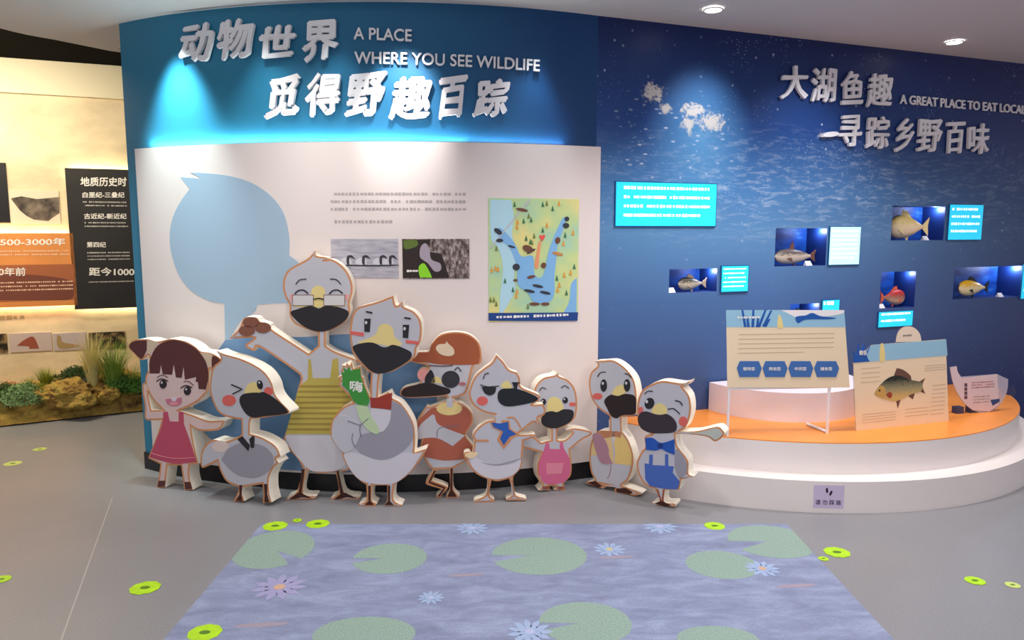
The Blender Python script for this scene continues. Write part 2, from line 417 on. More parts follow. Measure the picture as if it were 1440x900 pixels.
# cove light: short strips along the panel's top edge, washing up the teal wall
zt_ = WALL.inv(500, 199, .03)[1]; sa, sb_ = WALL.inv(212, 200)[0], WALL.inv(792, 200)[0]
for k in range(9):
    a = sa+(sb_-sa)*(k+.5)/9; l = bpy.data.lights.new('cove_light', 'AREA'); l.shape = 'RECTANGLE'; l.size = (sb_-sa)/9; l.size_y = .015
    l.energy = .7*(1 if k < 6 else (.9, .5, .5)[k-6]); l.color = (.82, 1, .97)
    o = bpy.data.objects.new('cove_light', l); COL.objects.link(o); f = a/WALL.R; o.location = WALL.map(a, zt_+.006, .022)
    n_ = Vector((math.sin(f), -math.cos(f), 0)); z_ = -(Vector((0, 0, 1))-n_*.12).normalized(); x_ = Vector((math.cos(f), math.sin(f), 0)); y_ = z_.cross(x_)
    from mathutils import Matrix
    o.rotation_euler = Matrix((x_, y_, z_)).transposed().to_euler()
# ================================================================ TITLES (raised letters)
def brush_char(ch, surf, x0, y0, x1, y1, label, group, d0, d1, seed, skew=5, rise=4, bold=.018):
    V, F = text_mesh(ch, bold); bb = bbox(V)
    A, B, C = char_box(surf, x0, y0, x1, y1, d0, skew, rise)
    o = put_text('raised_character', surf, V, F, bb, A, B, C, d0, d1, lettering_white, None, .045, seed)
    tag(o, label, 'lettering', group); return o
ORD = ['first', 'second', 'third', 'fourth', 'fifth', 'sixth']
up = [('动', 253, 35, 298, 91), ('物', 305, 29, 354, 86), ('世', 362, 38, 414, 84), ('界', 423, 31, 474, 88)]
lo = [('觅', 373, 109, 420, 168), ('得', 428, 107, 477, 166), ('野', 486, 106, 538, 167), ('趣', 547, 109, 604, 172), ('百', 612, 110, 652, 168), ('踪', 664, 113, 711, 168)]
for i, (c, *q) in enumerate(up): brush_char(c, WALL, *q, 'white raised brush character %s, %s in the upper row on the teal wall' % (c, ORD[i]), 'upper row title characters on teal wall', .012, .032, i, 6, 4, .032)
for i, (c, *q) in enumerate(lo): brush_char(c, WALL, *q, 'white raised brush character %s, %s in the lower row on the teal wall' % (c, ORD[i]), 'lower row title characters on teal wall', .012, .034, i+10, 7, 5, .034)
up = [('大', 1095, 93, 1133, 140), ('湖', 1137, 96, 1172, 145), ('鱼', 1180, 101, 1211, 148), ('趣', 1216, 104, 1251, 151)]
lo = [('寻', 1176, 162, 1208, 208), ('踪', 1215, 164, 1247, 210), ('乡', 1256, 166, 1282, 213), ('野', 1287, 168, 1320, 215), ('百', 1327, 172, 1352, 216), ('味', 1357, 174, 1387, 218)]
for i, (c, *q) in enumerate(up): brush_char(c, RWALL, *q, 'white raised brush character %s, %s in the upper row on the ocean wall' % (c, ORD[i]), 'upper row title characters on ocean wall', .01, .03, i+20, 3, 1)
for i, (c, *q) in enumerate(lo): brush_char(c, RWALL, *q, 'white raised brush character %s, %s in the lower row on the ocean wall' % (c, ORD[i]), 'lower row title characters on ocean wall', .01, .03, i+30, 3, 1)
o = prism('raised_dash', RWALL, inv_poly(RWALL, smooth([(1152, 193, 1), (1158, 187), (1172, 186), (1177, 190, 1), (1166, 193)])), .01, .03, lettering_white)
tag(o, 'short white brush dash before the lower title row on the ocean wall', 'lettering')
def letter_line(surf, s, x0, y0, x1, y1, hpx, d0, d1, label, bold=.012):
    A = surf.inv(x0, y0, d0); B = surf.inv(x1, y1, d0); C = surf.inv(x0, y0-hpx, d0)
    t = thing('raised_slogan', surf.map(A[0], A[1], d0), label, 'lettering')
    Vf, _ = text_mesh(s, bold); bb = bbox(Vf)
    for i, ch in enumerate(s):
        if ch == ' ': continue
        Vi, Fi = text_mesh(ch, bold); Vp, _ = text_mesh(s[:i+1], bold); dx = bbox(Vp)[2]-bbox(Vi)[2]
        put_text('letter', surf, [(v[0]+dx, v[1], v[2]) for v in Vi], Fi, bb, A, B, C, d0, d1, lettering_white, t)
letter_line(WALL, 'A PLACE', 498, 56, 579, 59, 17, .008, .022, 'white capitals reading A PLACE, topmost line on the teal wall')
letter_line(WALL, 'WHERE YOU SEE WILDLIFE', 499, 90, 758, 101, 17, .008, .022, 'white capitals reading WHERE YOU SEE WILDLIFE on the teal wall')
letter_line(RWALL, 'A GREAT PLACE TO EAT LOCAL-', 1265, 146, 1444, 161, 13, .008, .018, 'white capitals reading A GREAT PLACE TO EAT LOCAL on the ocean wall')

# ================================================================ WHITE CURVED PANEL
PD = .028
pL = WALL.inv(189, 206, PD)[0]; pR = WALL.inv(845, 205, PD)[0]; pT = WALL.inv(500, 199, PD)[1]
pt = thing('curved_display_panel', WALL.map(pL, .12, 0), 'large white curved panel with pale blue bird silhouette behind the cutouts', 'panel')
prism('board', WALL, [(pL, .115), (pR, .115), (pR, pT), (pL, pT)], .0125, PD, mat('panel_white', rgb(226, 214, 210), .4), pt)
Zs = lambda ox, oy, sc, pts: [tuple([ox+p[0]/sc, oy+p[1]/sc]+list(p[2:])) for p in pts]
sil_head = Zs(200, 220, 3.4615, [(185, 100, 1), (292, 108, 1), (232, 78, 1), (320, 82), (440, 98), (540, 132), (630, 195), (690, 280), (716, 390), (716, 482, 1), (770, 525), (830, 600), (850, 720), (690, 714), (560, 722, 1), (545, 760), (480, 800), (420, 900, 1), (404, 900, 1), (400, 716, 1), (330, 704), (240, 655), (175, 570), (140, 460), (135, 370), (152, 290), (190, 215), (232, 158, 1)])
s1 = inv_poly(WALL, smooth(sil_head), PD)
prism('silhouette_head', WALL, s1, PD, PD+.001, mat('silhouette_blue', rgb(160, 184, 204), .45), pt)
body = [(317, 478, 1), (322, 478, 1), (360, 470), (420, 474), (500, 470), (560, 482), (590, 500), (612, 545), (612, 600), (590, 640), (540, 660), (470, 664), (370, 655), (300, 620), (272, 575), (290, 520)]
prism('silhouette_body', WALL, inv_poly(WALL, smooth(body), PD), PD, PD+.0015, mat('silhouette_deep', rgb(112, 150, 190), .45), pt)
r_ = rect(WALL, 465, 270, 658, 302, PD); rows(WALL, r_[0], r_[1], r_[2], r_[3], 3, PD+.001, mat('print_grey', rgb(176, 166, 164), .6), pt)
r_ = rect(WALL, 465, 309, 556, 320, PD); rows(WALL, r_[0], r_[1], r_[2], r_[3], 1, PD+.001, mat('print_grey', rgb(0, 0, 0)), pt)
PW = lambda x, y, d=PD: WALL.inv(x, y, d)
def photo(px, m, label, name='photo_print'):
    r = rect(WALL, *px, PD); t = thing(name, WALL.map((r[0]+r[2])/2, r[1], PD), label, 'picture')
    prism('sheet', WALL, [(r[0], r[1]), (r[2], r[1]), (r[2], r[3]), (r[0], r[3])], PD+.0002, PD+.003, m, t); return t, r
def shape(name, surf, pts, d, m, parent, n=4, th=.0007, sm=True):
    return prism(name, surf, inv_poly(surf, smooth(pts, n) if sm else [p[:2] for p in pts], d), d, d+th, m, parent)
def ell(cx, cy, rx, ry, rot=0, n=14):
    c, s = math.cos(rot), math.sin(rot)
    return [(cx+rx*math.cos(a)*c-ry*math.sin(a)*s, cy+rx*math.cos(a)*s+ry*math.sin(a)*c) for a in [2*math.pi*k/n for k in range(n)]]
# geese photograph
b = NB('lake_photo', .4); uv = b.uv(); n = b.noise(b.map(uv, (2, 14, 1)), 5, 5)
t, r = photo((466, 336, 560, 391), b.out(b.ramp(n, [(.35, rgb(158, 156, 168)), (.65, rgb(190, 186, 196))])), 'grey photo print of white geese standing in shallow water')
gm = mat('goose_white', rgb(206, 204, 212)); gk = mat('goose_dark', rgb(52, 50, 60))
Z7 = lambda pts: Zs(430, 240, 5.296, pts)
for gx in (325, 440, 570, 640):
    shape('goose', WALL, Z7([(gx-70, 690), (gx-50, 655), (gx, 650), (gx+15, 690), (gx-20, 705)]), PD+.0035, gm, t)
    shape('neck', WALL, Z7([(gx-20, 690), (gx-18, 640), (gx+15, 630), (gx+42, 660), (gx+20, 650), (gx, 650), (gx-2, 700)]), PD+.0045, gk, t)
shape('shadow_line', WALL, Z7([(270, 700), (480, 702), (690, 700), (600, 712), (300, 710)]), PD+.004, gk, t)
# marmot photograph
b = NB('rock_photo', .4); uv = b.uv(); n = b.noise(b.map(uv, (9, 4, 1), rot=.5), 5, 8, .75)
t, r = photo((566, 336, 660, 392), b.out(b.ramp(n, [(.38, rgb(38, 28, 28)), (.5, rgb(120, 104, 100)), (.64, rgb(200, 188, 184))])), 'photo print of a grey animal between rocks with bright green leaf')
shape('dark_hollow', WALL, corners(Z7([(722, 514), (930, 514), (900, 600), (1010, 620), (1070, 798), (722, 798)])), PD+.0035, mat('hollow', rgb(44, 32, 30)), t, sm=False)
shape('green_bush', WALL, Z7([(725, 520, 1), (820, 516), (830, 560), (740, 585)]), PD+.004, mat('dull_green', rgb(92, 112, 44)), t)
shape('bright_leaf', WALL, Z7([(850, 796, 1), (840, 720), (880, 690), (920, 750), (940, 796, 1)]), PD+.005, mat('lime_green', rgb(140, 216, 40)), t)
shape('animal', WALL, Z7([(850, 640), (855, 570), (890, 540), (920, 580), (935, 660), (1000, 690), (1005, 740), (960, 750), (910, 690), (880, 670)]), PD+.0045, mat('fur_grey', rgb(168, 156, 168)), t)
rc = rect(WALL, 572, 379, 590, 384, PD+.0055); rows(WALL, rc[0], rc[1], rc[2], rc[3], 1, PD+.0056, print_white, t, 'caption', fill=.8)
# illustrated map
b = NB('map_ground', .45); uv = b.uv(); n = b.noise(uv, 3.6, 3)
t, r = photo((687, 279, 813, 451), b.out(b.ramp(n, [(.36, rgb(224, 214, 140)), (.5, rgb(190, 212, 150)), (.66, rgb(168, 206, 176))])), 'illustrated map poster of a lake with animals and dark blue caption strip', 'map_poster')
ZM = lambda pts: Zs(670, 260, 4.2875, pts)
M_w = mat('map_water', rgb(126, 178, 224)); M_w2 = mat('map_pale', rgb(176, 214, 228))
D = PD+.0035
shape('water', WALL, ZM([(85, 90, 1), (210, 90, 1), (225, 200), (215, 300), (240, 420), (225, 560), (230, 640), (150, 780), (140, 700), (160, 500), (130, 380), (90, 330), (82, 200)]), D, M_w2, t)
shape('water', WALL, ZM([(130, 260), (170, 280), (230, 350), (270, 430), (340, 430), (350, 540), (400, 550), (430, 420), (460, 330), (520, 200), (535, 230), (490, 360), (480, 450), (470, 560), (470, 650), (440, 705), (350, 710), (310, 650), (250, 600), (245, 500), (200, 380), (140, 330)]), D+.0008, M_w, t)
shape('water', WALL, ZM([(605, 560, 1), (570, 600), (560, 700), (530, 760), (530, 775, 1), (602, 775, 1)]), D, M_w, t)
shape('road', WALL, corners(ZM([(85, 385), (80, 380), (320, 82), (325, 90)])), D+.0015, mat('map_road', rgb(190, 188, 190)), t, sm=False)
shape('red_heart', WALL, ZM([(395, 340, 1), (378, 312), (388, 302), (396, 308, 1), (405, 300), (414, 312)]), D+.0015, mat('map_red', rgb(226, 84, 72)), t)
shape('peninsula', WALL, ZM([(375, 345), (390, 345), (380, 420), (372, 500), (350, 490), (362, 420)]), D+.0015, mat('map_orange', rgb(230, 150, 110)), t)
tg = [mat('tree_dark', rgb(58, 118, 80)), mat('tree_orange', rgb(228, 156, 60)), mat('tree_olive', rgb(116, 128, 62))]
rr = random.Random(4)
for (x, y, k) in [(230, 115, 0), (285, 215, 0), (330, 208, 0), (315, 185, 2), (400, 115, 0), (424, 108, 2), (460, 140, 0), (498, 110, 1), (400, 270, 0), (348, 305, 2), (300, 320, 0), (325, 340, 0), (425, 240, 1), (582, 285, 1), (535, 300, 0), (525, 350, 1), (120, 380, 2), (115, 500, 1), (92, 510, 1), (130, 505, 1), (105, 690, 2), (85, 690, 2), (120, 715, 2), (245, 640, 1), (240, 665, 1), (590, 490, 0), (568, 525, 1), (530, 540, 1), (500, 600, 1), (543, 648, 0), (490, 630, 1), (485, 560, 0), (220, 630, 0), (172, 575, 0), (310, 730, 2), (335, 345, 2), (248, 220, 1), (245, 250, 1)]:
    h = 17; shape('tree', WALL, corners(ZM([(x-9, y+h), (x, y-h), (x+9, y+h)])), D+.0022, tg[k], t, sm=False)
M_an = [mat('map_brown', rgb(110, 70, 50)), mat('map_dark', rgb(50, 52, 62)), mat('map_tan', rgb(196, 130, 70))]
for (x, y, a, bb_, rot, k) in [(275, 150, 38, 12, .2, 0), (130, 280, 28, 18, .6, 1), (140, 335, 22, 14, 0, 1), (212, 372, 24, 8, .3, 1), (310, 385, 34, 26, .4, 0), (330, 400, 30, 10, -.5, 1), (240, 495, 22, 26, 0, 1), (490, 335, 16, 26, .2, 0), (540, 245, 20, 20, 0, 1), (545, 205, 15, 18, 0, 1), (490, 415, 34, 12, .2, 2), (405, 485, 16, 22, .3, 0), (330, 555, 26, 12, -.2, 0), (370, 610, 34, 11, .2, 1), (320, 640, 34, 11, .2, 1), (415, 650, 34, 11, .2, 1), (350, 718, 32, 12, 0, 0), (415, 718, 26, 12, 0, 0), (235, 575, 14, 10, 0, 0)]:
    shape('animal', WALL, ZM(ell(x, y, a, bb_*.8, rot, 7)), D+.003, M_an[k], t, 2)
shape('caption_strip', WALL, corners([(687, 440), (813, 439), (812, 451), (687, 451)]), D+.002, mat('caption_blue', rgb(24, 64, 132)), t, sm=False)
r2 = rect(WALL, 698, 442, 804, 448, PD+.006); rows(WALL, r2[0], r2[1], r2[2], r2[3], 1, PD+.0062, print_white, t, fill=.8)

# ================================================================ RIGHT WALL: screens, niches, fish
M_cy = mat('screen_cyan', rgb(40, 190, 220), .4, emit=rgb(20, 176, 216), es=.75)
M_cyw = mat('screen_pale', rgb(190, 235, 240), .4, emit=rgb(160, 225, 235), es=.5)
M_txt = mat('screen_text', (1, 1, 1, 1), .5, emit=(.8, 1, 1, 1), es=1.2)
M_fr = mat('screen_frame', rgb(24, 88, 140), .4)
def screen(px, n, label, m=M_cy, last=.9):
    r = rect(RWALL, *px, .012); t = thing('backlit_panel', RWALL.map((r[0]+r[2])/2, r[1], 0), label, 'panel', 'backlit text panels')
    prism('frame', RWALL, [(r[0], r[1]), (r[2], r[1]), (r[2], r[3]), (r[0], r[3])], .0005, .011, M_fr, t)
    g = .006
    prism('light_face', RWALL, [(r[0]+g, r[1]+g), (r[2]-g, r[1]+g), (r[2]-g, r[3]-g), (r[0]+g, r[3]-g)], .011, .013, m, t)
    if n:
        W = r[2]-r[0]; H = r[3]-r[1]
        rows(RWALL, r[0]+W*.08, r[1]+H*.1, r[2]-W*.06, r[3]-H*.1, n, .0135, M_txt, t, last=last, fill=.42)
screen((865, 256, 1008, 319), 4, 'widest cyan backlit panel with four lines of white text')
screen((1014, 373, 1053, 411), 5, 'small square cyan backlit panel beside the lowest-left fish niche')
screen((1166, 318, 1210, 373), 7, 'palest, almost white backlit panel beside the grey sturgeon niche', M_cyw)
screen((1334, 287, 1382, 338), 4, 'cyan backlit panel beside the niche of the pale plump fish')
screen((1235, 437, 1284, 460), 2, 'small cyan backlit panel directly under the red fish niche')
screen((1156, 421, 1181, 440), 1, 'tiny cyan backlit panel rising just above the tall text board')
screen((1437, 370, 1480, 420), 4, 'cyan backlit panel cut by the picture edge beside the yellow fish niche')
b = NB('niche_water_print', .45); uv = b.uv(); sep = b.n('SeparateXYZ'); b.l(uv, sep.inputs[0])
n = b.noise(b.map(uv, (3, 8, 1)), 2, 5); M_niche = b.out(b.ramp(n, [(.35, rgb(20, 60, 150)), (.6, rgb(34, 96, 200)), (.75, rgb(80, 150, 220))]))
M_nd = mat('niche_dark_blue', rgb(22, 50, 120), .5)
M_card = mat('label_card', rgb(235, 235, 238), .5)
def niche(i, label):
    a0, b0, a1, b1 = niches[i]; dp = -.2
    t = thing('wall_niche', RWALL.map((a0+a1)/2, b0, 0), label, 'niche', 'fish niches in the ocean wall'); e = .004
    box('back_panel', RWALL, a0-e, b0-e, dp-.004, a1+e, b1+e, dp, M_niche, t)
    box('shelf', RWALL, a0-e, b0-e, dp, a1+e, b0, -.0005, M_nd, t); box('top_panel', RWALL, a0-e, b1, dp, a1+e, b1+e, -.0005, M_nd, t)
    box('side_panel', RWALL, a0-e, b0, dp, a0, b1, -.0005, M_nd, t); box('side_panel', RWALL, a1, b0, dp, a1+e, b1, -.0005, M_nd, t)
    l = bpy.data.lights.new('niche_light', 'POINT'); l.energy = .55*(a1-a0)/.3; l.color = (.9, .95, 1); l.shadow_soft_size = .012
    o = bpy.data.objects.new('niche_light', l); COL.objects.link(o); o.location = RWALL.map(a1-.03, b1-.02, -.06)
for i, nm in enumerate(['small dark fish', 'grey sturgeon', 'pale plump fish', 'red fish', 'yellow fish']):
    niche(i, 'blue-lined wall niche holding the %s' % nm)
niche(5, 'dark low wall niche mostly hidden behind the tall text board')
def fish_mat(name, top, belly, mid=None):
    b = NB(name, .38); g = b.n('TexCoord').outputs['Generated']; sep = b.n('SeparateXYZ'); b.l(g, sep.inputs[0])
    n = b.noise(g, 14, 4); z = b.math('ADD', sep.outputs[2], b.math('MULTIPLY', b.math('SUBTRACT', n, .5), .5))
    return b.out(b.ramp(z, [(.25, belly), (.5, mid or belly), (.72, top)]))
def fish(label, niche_i, u, v, L, H, yaw, m_body, m_fin, flip=1, sturgeon=False, d=-.065):
    """body along local x, nose at -x; u,v place the belly in the niche"""
    a0, b0, a1, b1 = niches[niche_i]; c = RWALL.map(a0+(a1-a0)*u, b0+.004+H*.5+v, d)
    t = thing('model_fish', (c.x, c.y, c.z-H*.5), label, 'fish', 'model fish in the wall niches')
    ca, sa = math.cos(RANG+yaw), math.sin(RANG+yaw)
    def W(x, y, z): x *= flip; return (c.x+x*ca-y*sa, c.y+x*sa+y*ca, c.z+z)
    N = 18; S = 12; V = []; F = []
    for i in range(N+1):
        tt = i/N; x = (tt-.5)*L
        h = H*.5*(math.sin(math.pi*min(1, tt**.62))**.75*.97+.02) if not sturgeon else H*.5*(math.sin(math.pi*min(1, tt**.7))**.6*.95+.04)
        if tt > .78: h = max(h*.9, H*.09)
        for k in range(S):
            a = 2*math.pi*k/S; V.append(W(x, math.cos(a)*h*.55, math.sin(a)*h))
    for i in range(N):
        for k in range(S): F.append((i*S+k, i*S+(k+1) % S, (i+1)*S+(k+1) % S, (i+1)*S+k))
    F.append(tuple(range(S))); F.append(tuple(N*S+k for k in range(S))[::-1])
    raw('body', V, F, m_body, parent=t, sm=True)
    def fin(name, pts, off=0, th=.003):
        V = [W(x*L, off-th, z*H) for x, z in pts]+[W(x*L, off+th, z*H) for x, z in pts]; n = len(pts)
        F = [tuple(range(n)), tuple(range(n, 2*n))[::-1]]+[(i, (i+1) % n, (i+1) % n+n, i+n) for i in range(n)]
        raw(name, V, F, m_fin, parent=t)
    fin('tail_fin', [(.46, .06), (.66, .42), (.62, .05), (.64, -.38), (.46, -.06)])
    if sturgeon: fin('dorsal_fin', [(-.12, .42), (-.02, 1.0), (.04, .45)])
    else: fin('dorsal_fin', [(-.18, .40), (-.10, .72), (.02, .66), (.18, .34), (.0, .40)])
    fin('belly_fin', [(-.02, -.42), (.06, -.62), (.1, -.38)]); fin('side_fin', [(-.24, -.1), (-.08, -.3), (-.12, -.05)], -H*.26)
    for sgn in (-1, 1):
        ex = W(-.38*L, sgn*H*.5*.5*.62, .1*H); V, F = [], []
        for i in range(5):
            for k in range(8):
                th = math.pi*i/4; ph = 2*math.pi*k/8; r = H*.05; V.append((ex[0]+r*math.sin(th)*math.cos(ph), ex[1]+r*math.sin(th)*math.sin(ph), ex[2]+r*math.cos(th)))
        for i in range(4):
            for k in range(8): F.append((i*8+k, i*8+(k+1) % 8, (i+1)*8+(k+1) % 8, (i+1)*8+k))
        raw('eye', V, F, black, parent=t, sm=True)
fish('small dark grey fish with pale raised fin in the lowest-left niche', 0, .56, .004, .21, .09, .1, fish_mat('fish_dark', rgb(70, 66, 60), rgb(190, 180, 160)), mat('fin_tan', rgb(196, 168, 140)))
fish('long brown-grey sturgeon with one tall fin in the upper niche', 1, .47, .006, .33, .11, .05, fish_mat('fish_sturgeon', rgb(92, 82, 82), rgb(196, 182, 168)), mat('fin_brown', rgb(110, 74, 64)), sturgeon=True)
fish('plump pale yellow fish curling towards the viewer in the highest niche', 2, .40, .006, .24, .18, -.7, fish_mat('fish_pale', rgb(206, 184, 120), rgb(226, 204, 170)), mat('fin_cream', rgb(226, 206, 150)))
fish('red-backed fish facing right in the niche above its small panel', 3, .60, .01, .22, .12, .05, fish_mat('fish_red', rgb(172, 48, 52), rgb(214, 176, 150), rgb(150, 110, 96)), mat('fin_red', rgb(206, 96, 74)), flip=-1)
fish('yellow fish with black tail in the niche at the far right', 4, .38, .01, .29, .13, .0, fish_mat('fish_yellow', rgb(226, 176, 40), rgb(236, 216, 170)), mat('fin_black', rgb(34, 36, 40)))
fish('small dark fish in the low niche behind the tall text board', 5, .5, .0, .16, .05, .0, fish_mat('fish_low', rgb(60, 60, 70), rgb(120, 120, 130)), mat('fin_low', rgb(70, 70, 80)))
def card(i, u, label, w_=.055):
    a0, b0, a1, b1 = niches[i]; a = a0+(a1-a0)*u
    V = [(a-w_/2, b0+.0005, -.018), (a+w_/2, b0+.0005, -.018), (a+w_/2, b0+.0005, -.05), (a-w_/2, b0+.0005, -.05), (a-w_/2+.004, b0+.032, -.04), (a+w_/2-.004, b0+.032, -.04)]
    F = [(0, 1, 5, 4), (1, 2, 5), (2, 3, 4, 5), (3, 0, 4), (0, 3, 2, 1)]
    tag(link('label_card', mesh_from(RWALL, V, F), M_card), label, 'label', 'white label cards in the niches')
card(0, .1, 'white folded label card left of the small dark fish'); card(1, .72, 'white folded label card under the sturgeon tail')
card(2, .72, 'white folded label card right of the plump pale fish'); card(3, .15, 'white folded label card in front of the red fish')
card(4, .76, 'white folded label card right of the yellow fish')

# ================================================================ CURVED STAGE
def circ3(a, b, c):
    ax, ay, bx, by, cx, cy = *a, *b, *c; d = 2*(ax*(by-cy)+bx*(cy-ay)+cx*(ay-by))
    ux = ((ax*ax+ay*ay)*(by-cy)+(bx*bx+by*by)*(cy-ay)+(cx*cx+cy*cy)*(ay-by))/d
    uy = ((ax*ax+ay*ay)*(cx-bx)+(bx*bx+by*by)*(ax-cx)+(cx*cx+cy*cy)*(bx-ax))/d
    return ux, uy, math.hypot(ax-ux, ay-uy)
SA = on_z(975, 704); SB = on_z(1190, 722); SCp = on_z(1440, 683)
ux, uy, UR = circ3(SA[:2], SB[:2], SCp[:2])
print('stage circle', ux, uy, UR)
def stage_poly(R):
    out = []
    for k in range(0, 721):
        a = -math.pi*1.15+k/720*math.pi*1.3; x, y = ux+R*math.cos(a), uy+R*math.sin(a)
        if (Vector((x, y, 0))-RWALL.o).dot(RWALL.n) > .002 and x > RW_O.x+.03: out.append((x, y))
    p, q = out[0], out[-1]; f = []
    return out[::4]+[out[-1]]
st = thing('display_stage', (SB.x, SB.y+.3, 0), 'low curved white two-step stage with an orange top against the ocean wall', 'stage')
SH1, SH2 = .185, .375
extrude_z(stage_poly(UR), 0, SH1, 'lower_step', white, st)
extrude_z(stage_poly(UR-.125), SH1, SH2-.006, 'upper_step', white, st)
M_or = mat('orange_top_paint', rgb(244, 150, 62), .28, noise_amt=.06, noise_scale=5)
extrude_z(stage_poly(UR-.125), SH2-.006, SH2, 'orange_top', M_or, st)
SS = Arc(ux, uy, UR)
# low drum plinth on the stage
dc = RWALL.map(RWALL.inv(1088, 545)[0], 0, 0); dr = .56
pl = []
for k in range(0, 145):
    a = -math.pi+k/144*math.pi*2; x, y = dc.x+dr*math.cos(a), dc.y+dr*math.sin(a)
    if (Vector((x, y, 0))-RWALL.o).dot(RWALL.n) > .003: pl.append((x, y, a))
pl.sort(key=lambda p: (p[2]+math.pi/2+math.pi-RANG) % (2*math.pi)); pl = [(p[0], p[1]) for p in pl]
o = extrude_z(pl, SH2, SH2+.19, 'round_plinth', mat('plinth_paint', rgb(240, 230, 236), .45)); tag(o, 'low pale pink half-round plinth standing on the orange stage top', 'plinth')
# sticker on the lower step
a0, b0 = SS.inv(1143, 714); a1, b1 = SS.inv(1187, 694)
tk = thing('floor_sticker', SS.map((a0+a1)/2, b0, 0), 'lilac sticker with two footprints on the lower white step', 'sticker')
b0 = max(b0, .01)
b1 = b0+.135; prism('sheet', SS, [(a0, b0), (a1, b0), (a1, b1), (a0, b1)], .0005, .0015, mat('sticker_lilac', rgb(206, 192, 222), .5), tk)
M_pk = mat('sticker_ink', rgb(70, 58, 92), .5)
cxs, W_ = (a0+a1)/2, (a1-a0)
for i, ch in enumerate('请勿踩踏'):
    V, F = text_mesh(ch, .01); x = a0+W_*(.07+.225*i)
    put_text('character', SS, V, F, bbox(V), (x, b0+.02), (x+W_*.17, b0+.02), (x, b0+.05), .0016, .0022, M_pk, tk)
for dx, dz, rot in ((-.012, .105, .1), (.010, .09, -.35)):
    prism('footprint', SS, [(cxs+dx+x, b0+dz+y) for x, y in ell(0, 0, .0065, .016, rot)], .0016, .0024, mat('sticker_black', rgb(36, 26, 48)), tk)

# ---- boards on the stage
SB_ = Floor(SH2)
M_ac = mat('clear_acrylic', rgb(225, 235, 245), .05, trans=.9, alpha=.35)
M_cream = mat('board_cream', rgb(238, 218, 186), .3)
M_sky = mat('board_sky_blue', rgb(150, 196, 222), .3); M_db = mat('board_deep_blue', rgb(30, 88, 170), .3)
M_btn = mat('button_blue', rgb(66, 110, 176), .3); M_line = mat('board_line', rgb(196, 176, 150), .5); M_wm = mat('white_metal', rgb(238, 234, 238), .3)
f0 = on_z(1024, 614, SH2); f1 = on_z(1166, 610, SH2); ang = math.atan2(f1.y-f0.y, f1.x-f0.x)
BA = Plane((f0.x, f0.y, 0), ang)
t = thing('text_board', (f0.x, f0.y, SH2), 'tall cream and blue text board with four blue tags on a white leg frame', 'board')
def zat(S, y, x): return S.inv(x, y)[1]
Z3 = lambda pts: Zs(1000, 420, 4.5, pts)
prism('panel', BA, inv_poly(BA, [(1021, 436), (1187, 436), (1195, 545), (1023, 545)]), -.006, 0, [M_cream, M_ac], t)
prism('sky_band', BA, inv_poly(BA, [(1021, 436), (1187, 436), (1189, 460), (1021.5, 460)]), 0, .0008, M_sky, t)
prism('white_cloud', BA, inv_poly(BA, smooth(Z3([(440, 72, 1), (840, 72, 1), (838, 90), (780, 105), (700, 112), (640, 90), (590, 108), (540, 118), (490, 95)]))), .0008, .0015, M_wm, t)
prism('fish_outline', BA, inv_poly(BA, smooth(Z3([(535, 115), (600, 105), (640, 90), (690, 110), (790, 122), (740, 130), (600, 132), (548, 155)]))), .0015, .0022, M_db, t)
for k, (x, y, dx, h) in enumerate([(215, 180, -18, 110), (235, 180, -8, 70), (262, 180, 5, 112), (290, 180, 8, 60), (300, 180, 45, 112), (330, 175, 50, 100), (340, 178, 30, 50)]):
    prism('reed', BA, inv_poly(BA, corners(Z3([(x-8, y), (x+dx-6, y-h), (x+dx+6, y-h), (x+10, y)]))and[p[:2] for p in Z3([(x-8, y), (x+dx-6, y-h), (x+dx+6, y-h), (x+10, y)])]), .0008, .0018, M_db, t)
prism('yellow_flower', BA, inv_poly(BA, smooth(Z3([(420, 180), (425, 110), (440, 110), (455, 180)]))), .0008, .0016, yellow, t)
a0, b0 = BA.inv(1037, 449); a1, b1 = BA.inv(1071, 444); rows(BA, a0, b0, a1, b1, 1, .003, print_white, t, fill=.9)
a0, b0 = BA.inv(1038, 500); a1, b1 = BA.inv(1178, 468)
for k in range(5): box('print_rule', BA, a0, b1-(b1-b0)*k/4.6-.004, 0, a1-(.2 if k == 4 else .02), b1-(b1-b0)*k/4.6, .0008, M_line, t)
for k, w4 in enumerate(['植物型', '爬虫型', '中间型', '捕食型']):
    x = 162+163*k; pts = Z3([(x, 440), (x+18, 395), (x+138, 395), (x+157, 440), (x+138, 495), (x+18, 495)])
    prism('tag_plate', BA, inv_poly(BA, pts), .0008, .004, M_btn, t)
    q = Z3([(x+40, 455), (x+115, 430)]); flat_line('tag_print', BA, w4, q[0][0], q[0][1], q[1][0], q[0][1], 5, .0045, print_white, t, .01)
def tube(name, a, b, r, m, parent):
    a, b = Vector(a), Vector(b); z = (b-a).normalized(); x = z.orthogonal().normalized(); y = z.cross(x); V = []; S = 8
    for p in (a, b):
        for k in range(S): V.append(p+x*r*math.cos(2*math.pi*k/S)+y*r*math.sin(2*math.pi*k/S))
    raw(name, V, [(k, (k+1) % S, (k+1) % S+S, k+S) for k in range(S)]+[tuple(range(S))[::-1], tuple(range(S, 2*S))], m, parent=parent)
zb = BA.inv(1100, 546)[1]; aR = BA.inv(1166, 580)[0]
tube('post', BA.map(0, SH2, -.012), BA.map(0, BA.inv(1022, 437)[1], -.012), .008, M_wm, t); tube('post', BA.map(aR, SH2, -.012), BA.map(aR, zb, -.012), .009, M_wm, t)
tube('cross_bar', BA.map(0, zb, -.012), BA.map(BA.inv(1166, 546)[0], zb, -.012), .007, M_wm, t)
